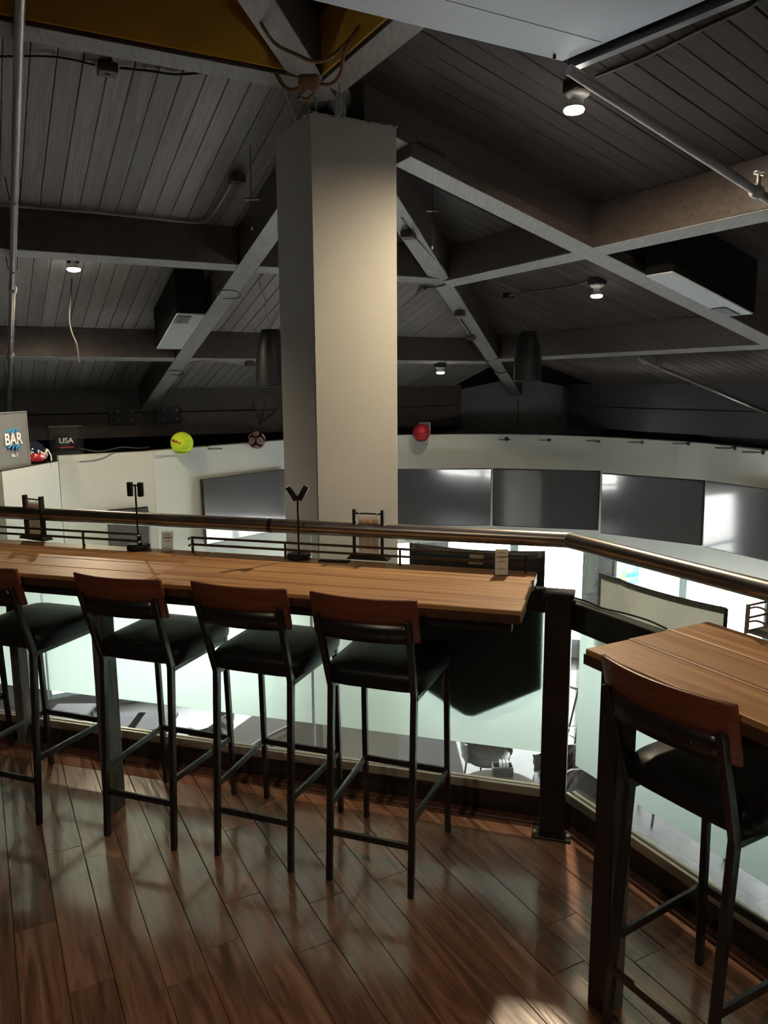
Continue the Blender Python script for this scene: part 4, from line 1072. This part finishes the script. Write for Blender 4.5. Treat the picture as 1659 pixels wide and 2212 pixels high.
D2 = CP + ray(1140, 770) * (8.9 / math.hypot(ray(1140, 770).x, ray(1140, 770).y)); pendant(D2, 'black conical pendant in front of the hip beam, right of the column', [onE(1166, 675), onE(1125, 690)])
# air units hanging beside the girders
def unit(label, zf, u0, u1, v0, v1, d0, d1, grille):
    c = uv(u0, v0, zf(u0, v0, d0)); r = thing('air_unit', c, label, 'air unit')
    plane_prism(MB(), [(u0, v0), (u1, v0), (u1, v1), (u0, v1)], zf, d0 + .012, d1).build('casing', 'beam_dark', r, bevel=.004)
    plane_prism(MB(), [(u0 + .008, v0 + .008), (u1 - .008, v0 + .008), (u1 - .008, v1 - .008), (u0 + .008, v1 - .008)], zf, d0, d0 + .010).build('bottom_panel', 'white_paint', r)
    g0, g1, h0, h1 = grille; gr_ = plane_prism(MB(), [(g0, h0), (g1, h0), (g1, h1), (g0, h1)], zf, d0 - .006, d0 - .001).build('grille', 'soft_black', r)
    mb = MB()
    for k in range(6):
        t = (k + .5) / 6
        uu, vv = g0 + (g1 - g0) * t, h0 + (h1 - h0) * t
        mb.bar(uv(uu, h0, zf(uu, h0, d0 - .008)), uv(uu, h1, zf(uu, h1, d0 - .008)), .006, .003)
        mb.bar(uv(g0, vv, zf(g0, vv, d0 - .008)), uv(g1, vv, zf(g1, vv, d0 - .008)), .006, .003)
    mb.build('grille_bars', 'white_paint', gr_)
    return r
unit('black boxed air unit with white underside left of the column', zN, 2.70, 3.66, -.42, -.15, -.1, .30, (2.74, 2.92, -.40, -.27))
unit('black boxed air unit with white underside at the right', zE, -.545, -.29, 2.28, 3.18, -.1, .30, (-.44, -.31, 2.98, 3.15))
# pipes
def pipe(label, pts, r_, joints=(), hang=()):
    t_ = thing('sprinkler_pipe', pts[0], label, 'pipe')
    MB().tube(pts, r_, 12).build('pipe', 'pipe', t_)
    for j in joints:
        a_ = pts[0].lerp(pts[-1], j); d_ = (pts[-1] - pts[0]).normalized()
        MB().lathe([(r_ * 1.2, -.03), (r_ * 1.5, -.02), (r_ * 1.5, .02), (r_ * 1.2, .03)], 12, a_, d_).build('coupling', 'pipe', t_)
    for j in hang:
        a_ = pts[0].lerp(pts[-1], j); d_ = (pts[-1] - pts[0]).normalized(); s_ = d_.cross(Z).normalized()
        MB().tube([a_ + Z * .13 - s_ * .045, a_ - s_ * .03 + Z * .0, a_ - Z * (r_ + .006), a_ + s_ * .03, a_ + Z * .13 + s_ * .045], .0035, 5).build('hanger', 'black_metal', t_)
    return t_
pL = [onN(43, 0, -.04), onN(19, 915, -.04)]; pL[0] = pL[0] - (pL[1] - pL[0]) * .25
pipe('long pale sprinkler pipe running down the slope at the left edge', pL, .024, (.53, .70), (.38, .49, .64, .78))
pR = [onE(1228, 150, -.04), onE(1659, 430, -.04)]; pR[1] = pR[1] + (pR[1] - pR[0]) * .5
t_ = pipe('painted sprinkler pipe running down from the soffit at top right', pR, .024, (.62,), ())
q = onE(1637, 415, -.04); MB().tube([q, q + Z * .09], .012, 8).build('sprinkler_stem', 'pipe', t_); MB().lathe([(.03, 0), (.03, .004)], 12, q + Z * .10).build('sprinkler_head', 'alu', t_)
MB().tube([q + Z * .075 - U * .03, q + Z * .10 + U * .03], .005, 6).build('valve', 'alu', t_)
pF = [onE(1380, 775, -.04), onE(1659, 892, -.04)]; pF[1] = pF[1] + (pF[1] - pF[0]) * .2
t_ = pipe('thin sprinkler pipe at the far right above the screens', pF, .022, (.03,), (.12,))
q = pF[0]; MB().tube([q + Z * .02, q + Z * .09], .012, 8).build('riser', 'pipe', t_)
pc0, pc1 = onE(868, 672, .1), onE(918, 622, .1)
t_ = pipe('short angled sprinkler pipe just right of the column', [pc0, pc1], .024, (.92,), (.6,))
# conduits and loose cables
def cable(label, pts, r_=.006, mat='cable', name='conduit'):
    return tag(MB().tube(smooth_path(pts, 5), r_, 6).build(name, mat), label, 'cable')
cable('thin grey conduit along the top of the near left purlin', [onN(x, y, .27) for x, y in ((0, 443), (200, 458), (390, 478), (440, 478), (465, 455), (500, 395))], .012, 'pipe')
cable('black cable stapled under the boards beside the ochre purlin', [onN(x, y, .285) for x, y in ((0, 122), (100, 122), (150, 128), (205, 141))], .006)
cable('short black cable tail right of the grey junction box', [onN(x, y, .285) for x, y in ((258, 147), (320, 153), (380, 161), (437, 157))], .007)
cable('wavy dark cable running along the brown right girder', [onE(x, y, .12) - U * .0 for x, y in ((884, 303), (930, 318), (1000, 365), (1060, 390), (1110, 425), (1160, 445), (1220, 480), (1290, 515), (1380, 555))], .009)
cable('black cable crossing the boards beside the soffit', [onE(x, y, .285) for x, y in ((1287, 165), (1340, 145), (1420, 110), (1520, 60), (1610, 20), (1640, 0))], .009)
cable('drooping pale wire hanging below the left flood bulb', [at_y(x, y, 7.1) for x, y in ((156, 585), (153, 640), (150, 690), (156, 720), (166, 745), (171, 783))], .008, 'cable', 'loose_wire')
cable('conduit between two junction boxes under the right boards', [onE(x, y, .27) for x, y in ((1100, 638), (1160, 628), (1230, 618), (1270, 606))], .010)
cable('grey conduit along the far purlin left of the column', [onN(x, y, -.01) for x, y in ((410, 790), (425, 781), (500, 783), (530, 788))], .010, 'pipe')
cable('dark cable running down the hip beam underside', [onN(x, y, -.012) for x, y in ((868, 470), (895, 510), (940, 560), (965, 590), (960, 615), (915, 622))], .007)
cable('pale conduit on the underside of the hip beam', [onp(x, y, A0 + Vector((0, 0, -.02)), (hip.x * SL / 1.414, hip.y * SL / 1.414, 1)) for x, y in ((995, 690), (1015, 720), (1018, 735), (1045, 775), (1075, 805), (1100, 800), (1115, 775))], .008, 'cable')
for lab, fn, x, y, dz in (('grey square junction box among the left boards', onN, 232, 150, .27), ('pale junction box at the end of the left conduit', onN, 512, 388, .25),
                          ('black round junction box on the right boards', onE, 1098, 640, .28), ('pale junction box on the far purlin beside the left pendant', onN, 540, 786, -.03),
                          ):
    p_ = fn(x, y, dz); s_ = .10 if 'round' not in lab else .09
    r = thing('junction_box', p_, lab, 'junction box')
    MB().box(p_, (s_, s_, .05), (U, V, Z)).build('box', 'beam' if 'black' not in lab else 'black_paint', r, bevel=.004)
    MB().lathe([(.014, 0), (.014, .004)], 10, p_ - Z * .03).build('knockout', 'black_paint', r)
hz_ = lambda t: 3.27 - SL / math.sqrt(2) * t
for k, (x, y) in enumerate(((882, 508), (994, 678), (1017, 730))):
    p_ = onp(x, y, A0 + Vector((0, 0, -.03)), (hip.x * SL / 1.414, hip.y * SL / 1.414, 1))
    r = thing('junction_box', p_, ['upper', 'middle', 'lowest'][k] + ' grey junction box under the hip beam right of the column', 'junction box')
    MB().box(p_, (.10, .13 if k < 2 else .09, .05), (Vector((hip.y, -hip.x, 0)), hip, Z)).build('box', 'beam', r, bevel=.004)
# wire loops round the left girder
for k, (x, y, s_) in enumerate(((494, 636, .22), (379, 805, .20))):
    p_ = onN(x, y, -.01); r = MB().torus(p_, (0, .25, 1), s_ / 2, .0045, 26, 5).build('wire_loop', 'cable')
    tag(r, ['thin black wire loop hugging the upper left girder underside', 'thin wire loop hugging the lower left girder underside'][k], 'wire')
# cluster of ropes, cables and plate at the column head
h0 = Vector((cx, cy, 0)) - U * .2 - V * .2
hd = thing('cable_bundle', at(660, 195, 3.30), 'dusty orange cables tangled around the beams above the column', 'cable bundle')
def w3(x, y, z): return at(x, y, z - .13)
for nm, pts, r_ in (('cable', [(548, 20, 3.66), (590, 90, 3.52), (640, 118, 3.45), (680, 133, 3.42), (720, 120, 3.45), (780, 60, 3.6), (810, 40, 3.7)], .013),
                    ('cable', [(596, 158, 3.42), (612, 185, 3.36), (628, 195, 3.34), (650, 190, 3.34)], .016),
                    ('cable', [(690, 182, 3.36), (715, 182, 3.36), (735, 160, 3.4), (745, 110, 3.48), (775, 60, 3.58), (800, 45, 3.62)], .014),
                    ('cable', [(648, 205, 3.33), (665, 190, 3.35), (680, 200, 3.33), (660, 215, 3.31), (645, 210, 3.31)], .012)):
    MB().tube(smooth_path([w3(*p) for p in pts], 5), r_ * .7, 7).build(nm, 'rope', hd)
MB().lathe([(.05, 0), (.055, .03), (.052, .06), (.04, .065)], 14, w3(668, 192, 3.35), (0, -.4, 1)).build('spool', 'rope', hd)
for x0, y0, x1, y1 in ((675, 178, 684, 240), (733, 180, 732, 240), (742, 200, 746, 246), (612, 190, 642, 270)):
    MB().tube([w3(x0, y0, 3.40), w3(x1, y1, 3.27)], .005, 5).build('hanging_wire', 'pipe', hd)
# hanging hooks either side
for k, (x, y0, y1, D_) in enumerate(((544, 430, 497, 5.6), (934, 455, 538, 5.8))):
    d_ = ray(x, y0); p_ = CP + d_ * (D_ / math.hypot(d_.x, d_.y)); d2 = ray(x, y1); q_ = CP + d2 * (D_ / math.hypot(d2.x, d2.y)); up_ = p_ + Z * (.35 if k == 0 else .3)
    r = thing('hanging_hook', up_, ['thin dark hook wire hanging in the shadow left of the column', 'thin dark hook wire hanging in the shadow right of the column'][k], 'hook')
    MB().tube([up_, q_], .003, 5).build('wire', 'cable', r); MB().box(p_, (.09, .03, .01)).build('cross_piece', 'beam', r); MB().lathe([(.006, 0), (.006, .02)], 8, q_).build('tip', 'white', r)
cable('dark cable dropping down the pale corner wall below the hip beam', [onp(x, y, pN1 - hip * .02, hip) for x, y in ((1119, 862), (1120, 885), (1119, 905), (1120, 922))], .010)
cable('black loose cable on the left bulkhead shelf between the case and the ball', [onp(x, y, l1_ - nl * .10, nl) for x, y in ((170, 968), (215, 975), (262, 966), (300, 968), (325, 965))], .008)
# truss bracket left of the column
v0_ = onp(567, 912, uv(6.3, 0, 0), U)
br_ = thing('steel_brace', v0_, 'thin black V shaped steel brace left of the column', 'brace')
for x, y in ((545, 868), (572, 868), (640, 850)):
    MB().tube([v0_, onp(x, y, uv(6.3, 0, 0), U)], .016 if x == 640 else .012, 6).build('rod', 'black_metal', br_)
MB().box(v0_ - Z * .02, (.06, .06, .05), (U, V, Z)).build('knuckle', 'black_metal', br_)

# ---------------------------------------------------------------- lower floor
mb = MB(); fp = [uv(LO, LO, 0), uv(UMX, LO, 0), uv(UMX, VMX, 0), uv(LO, VMX, 0)]
mb.hexa([p + Z * (ZF - .2) for p in fp] + [p + Z * ZF for p in fp]); structure(mb.build('floor.001', 'concrete'))
og = MB(); og.hexa([Vector((x, y, ZF - .40)) for x, y in ((-60, -60), (60, -60), (60, 70), (-60, 70))] + [Vector((x, y, ZF - .21)) for x, y in ((-60, -60), (60, -60), (60, 70), (-60, 70))])
structure(og.build('ground', 'outside_ground'))

def tub_chair(loc, rz, label):
    r = thing('tub_chair', loc, label, 'chair', rz=rz, group='quilted tub chairs on the lower floor')
    for sx in (-1, 1):
        for sy in (-1, 1): MB().tube([(sx * .17, sy * .17, .42), (sx * .21, sy * .21, 0)], .012, 6).build('leg', 'black_metal', r, world=False)
    MB().lathe([(.25, .40), (.27, .43), (.26, .48), (.2, .50)], 20).build('seat', 'quilt', r, world=False)
    back = MB(); n = 18; m = 5; P_ = []
    for j in range(m + 1):
        for k in range(n + 1):
            a_ = math.pi * (-.08 + 1.16 * k / n); rr_ = .29 + .03 * j / m + (.012 if (j + k) % 2 else 0); zz = .42 + (.36 - .14 * abs(math.cos(a_)) ** 2) * j / m
            P_.append(Vector((math.cos(a_) * rr_, -math.sin(a_) * rr_, zz)))
    back.add(P_, [(j * (n + 1) + k, j * (n + 1) + k + 1, (j + 1) * (n + 1) + k + 1, (j + 1) * (n + 1) + k) for j in range(m) for k in range(n)])
    back.build('backrest', 'quilt', r, world=False, solid=.03)
    return r
def table(p, w, l, rz, mat, label, round_=False, h=.75, group=None):
    r = thing('table', p, label, 'table', rz=rz, group=group)
    if round_: MB().lathe([(w, h - .03), (w + .004, h - .02), (w, h)], 40).build('tabletop', mat, r, world=False)
    else: MB().box((0, 0, h - .018), (w, l, .036)).build('tabletop', mat, r, world=False, bevel=.01, seg=3)
    MB().tube([(0, 0, .02), (0, 0, h - .03)], .035, 10).build('pedestal', 'black_metal', r, world=False)
    MB().lathe([(.26, 0), (.26, .012), (.04, .03)], 24).build('base', 'black_metal', r, world=False)
    return r
f3 = lambda p: Vector((p.x, p.y, ZF))
tA = f3((at(1085, 1670, -2.25) + at(1060, 1690, -2.25)) / 2) + Vector((-.02, -.25, 0))
table(tA, .42, .9, R(28), 'beige_top', 'beige topped table with caddy seen under the frosted glass near the post', True)
bpz = at(1085, 1672, -2.25)
cd = thing('condiment_caddy', bpz, 'small black condiment caddy with white packets on the lower beige table', 'caddy')
for sx, sy, w_, l_ in ((-.1, 0, .008, .12), (.1, 0, .008, .12), (0, -.06, .2, .008), (0, .06, .2, .008)): MB().box(bpz + Vector((sx, sy, .05)), (w_, l_, .10)).build('side', 'black_metal', cd)
for k in range(3): MB().box(bpz + Vector((-.02 + .035 * k, 0, .085)), (.02, .07, .12)).build('packet', 'white_paint', cd)
tub_chair(f3(at(1050, 1625, -2.4)) + Vector((.05, .25, 0)), R(200), 'quilted tub chair behind the lower beige table')
tub_chair(f3(at(1155, 1660, -2.4)) + Vector((.25, .0, 0)), R(120), 'quilted tub chair right of the lower beige table')
tub_chair(f3(at(1262, 1720, -2.35)), R(180), 'quilted tub chair just right of the corner post on the lower floor')
tub_chair(f3(at(450, 1560, -2.4)), R(70), 'dark tub chair under the frosted glass behind the second stool')
# bar top slabs of the lower floor
def slab_counter(poly, z, h, mat, label, name='bar_counter'):
    P = [Vector((p.x, p.y, 0)) for p in poly]; c = sum(P, Vector()) / len(P); r = thing(name, c + Z * ZF, label, 'counter')
    MB().prism([p + Z * (z - .04) for p in P], [p + Z * z for p in P]).build('top', mat, r, bevel=.006)
    Q = [c + (p - c) * .92 for p in P]
    MB().prism([p + Z * ZF for p in Q], [p + Z * (z - .042) for p in Q]).build('body', 'wall_gable', r)
    return r
zk = -1.95
cl = [at(x, y, zk) for x, y in ((585, 1700), (590, 1610), (720, 1560), (880, 1530), (960, 1545), (985, 1600), (998, 1650), (1015, 1720))]
slab_counter(cl, zk, 0, 'lilac_top', 'pale grey curved counter top seen through the glass below the third and fourth stools')
cl = [at(x, y, zk) for x, y in ((380, 1690), (490, 1590), (560, 1540), (680, 1545), (705, 1552), (582, 1605), (570, 1700))]
slab_counter(cl, zk + .03, 0, 'beige_top', 'beige counter top seen through the glass between the second and third stools')
M['bluepen'] = plain('blue_tube', (.03, .09, .45), .4)
tag(MB().tube(smooth_path([at(x, y, zk + .004) for x, y in ((803, 1650), (815, 1625), (845, 1608), (858, 1593))], 5), .006, 6).build('blue_hose', 'bluepen'), 'thin blue tube lying on the pale lower counter', 'tube')
tag(MB().tube(smooth_path([at(x, y, zk + .038) for x, y in ((510, 1632), (560, 1600), (620, 1570), (650, 1565), (665, 1580))], 5), .008, 6).build('loose_cable', 'cable'), 'dark loose cable crossing the beige lower counter', 'cable')
# white counter units at lower left
for k, (x, y) in enumerate(((150, 1540), (260, 1560), (330, 1560))):
    q = f3(at(x, y, -2.3)); r = thing('side_table', q, ['white cafe table at far left under the frosted glass', 'pale blue cafe table left of the wooden counter leg', 'pale cafe table right of the wooden counter leg'][k], 'table')
    MB().box(q + Z * .70, (.5, .5, .04)).build('tabletop', 'lilac_top', r, bevel=.005)
    for sx in (-1, 1):
        for sy in (-1, 1): MB().tube([q + Vector((sx * .2, sy * .2, .68)), q + Vector((sx * .24, sy * .24, 0))], .014, 6).build('leg', 'black_metal', r)
# cafe tables and stools on the concrete at right
def cafe(p, label, w=.34, h=1.02):
    r = thing('high_table', p, label, 'table')
    MB().lathe([(w, h - .03), (w, h)], 30, p).build('tabletop', 'grey_card', r)
    for k in range(4):
        a_ = math.pi / 4 + k * math.pi / 2; d_ = Vector((math.cos(a_), math.sin(a_), 0)); MB().tube([p + d_ * .10 + Z * (h - .03), p + d_ * .30], .013, 6).build('leg', 'black_metal', r)
    MB().torus(p + Z * .3, Z, .23, .008, 24, 5).build('foot_ring', 'black_metal', r)
cafe(f3(at(1440, 1800, -3)) + Vector((.1, .35, 0)), 'black legged high table on the concrete floor seen below the right stool')
cafe(f3(at(1530, 1850, -3)) + Vector((.35, .15, 0)), 'black legged high table farther right on the concrete floor')
cafe(f3(at(1255, 1680, -3)) + Vector((.2, .6, 0)), 'high table with footrail just right of the corner post below')

# poster taped to the inside of a corner window
pp = onp(1352, 1232, pN1, hip); r = thing('poster', pp, 'blue poster with yellow marks on the far window beyond the right glass', 'poster')
dc_ = (pE1 - pN1).normalized(); pp = pp - hip * .12
pw = MB().box(pp, (.42, .006, .40), (dc_, hip, Z)).build('sheet', 'blue', r)
M['poster_yellow'] = plain('poster_yellow', (.7, .5, .05), .6)
for k, (a_, b_, w_) in enumerate(((-.08, -.06, .16), (-.02, -.12, .22), (.05, .02, .10))): MB().box(pp - hip * .006 + dc_ * a_ + Z * b_, (w_, .004, .045), (dc_, hip, Z)).build('print', 'poster_yellow', pw)
for k in range(3): MB().box(pp - hip * .006 + Z * (.15 - .05 * k), (.30 - .04 * k, .004, .018), (dc_, hip, Z)).build('print', 'white', pw)
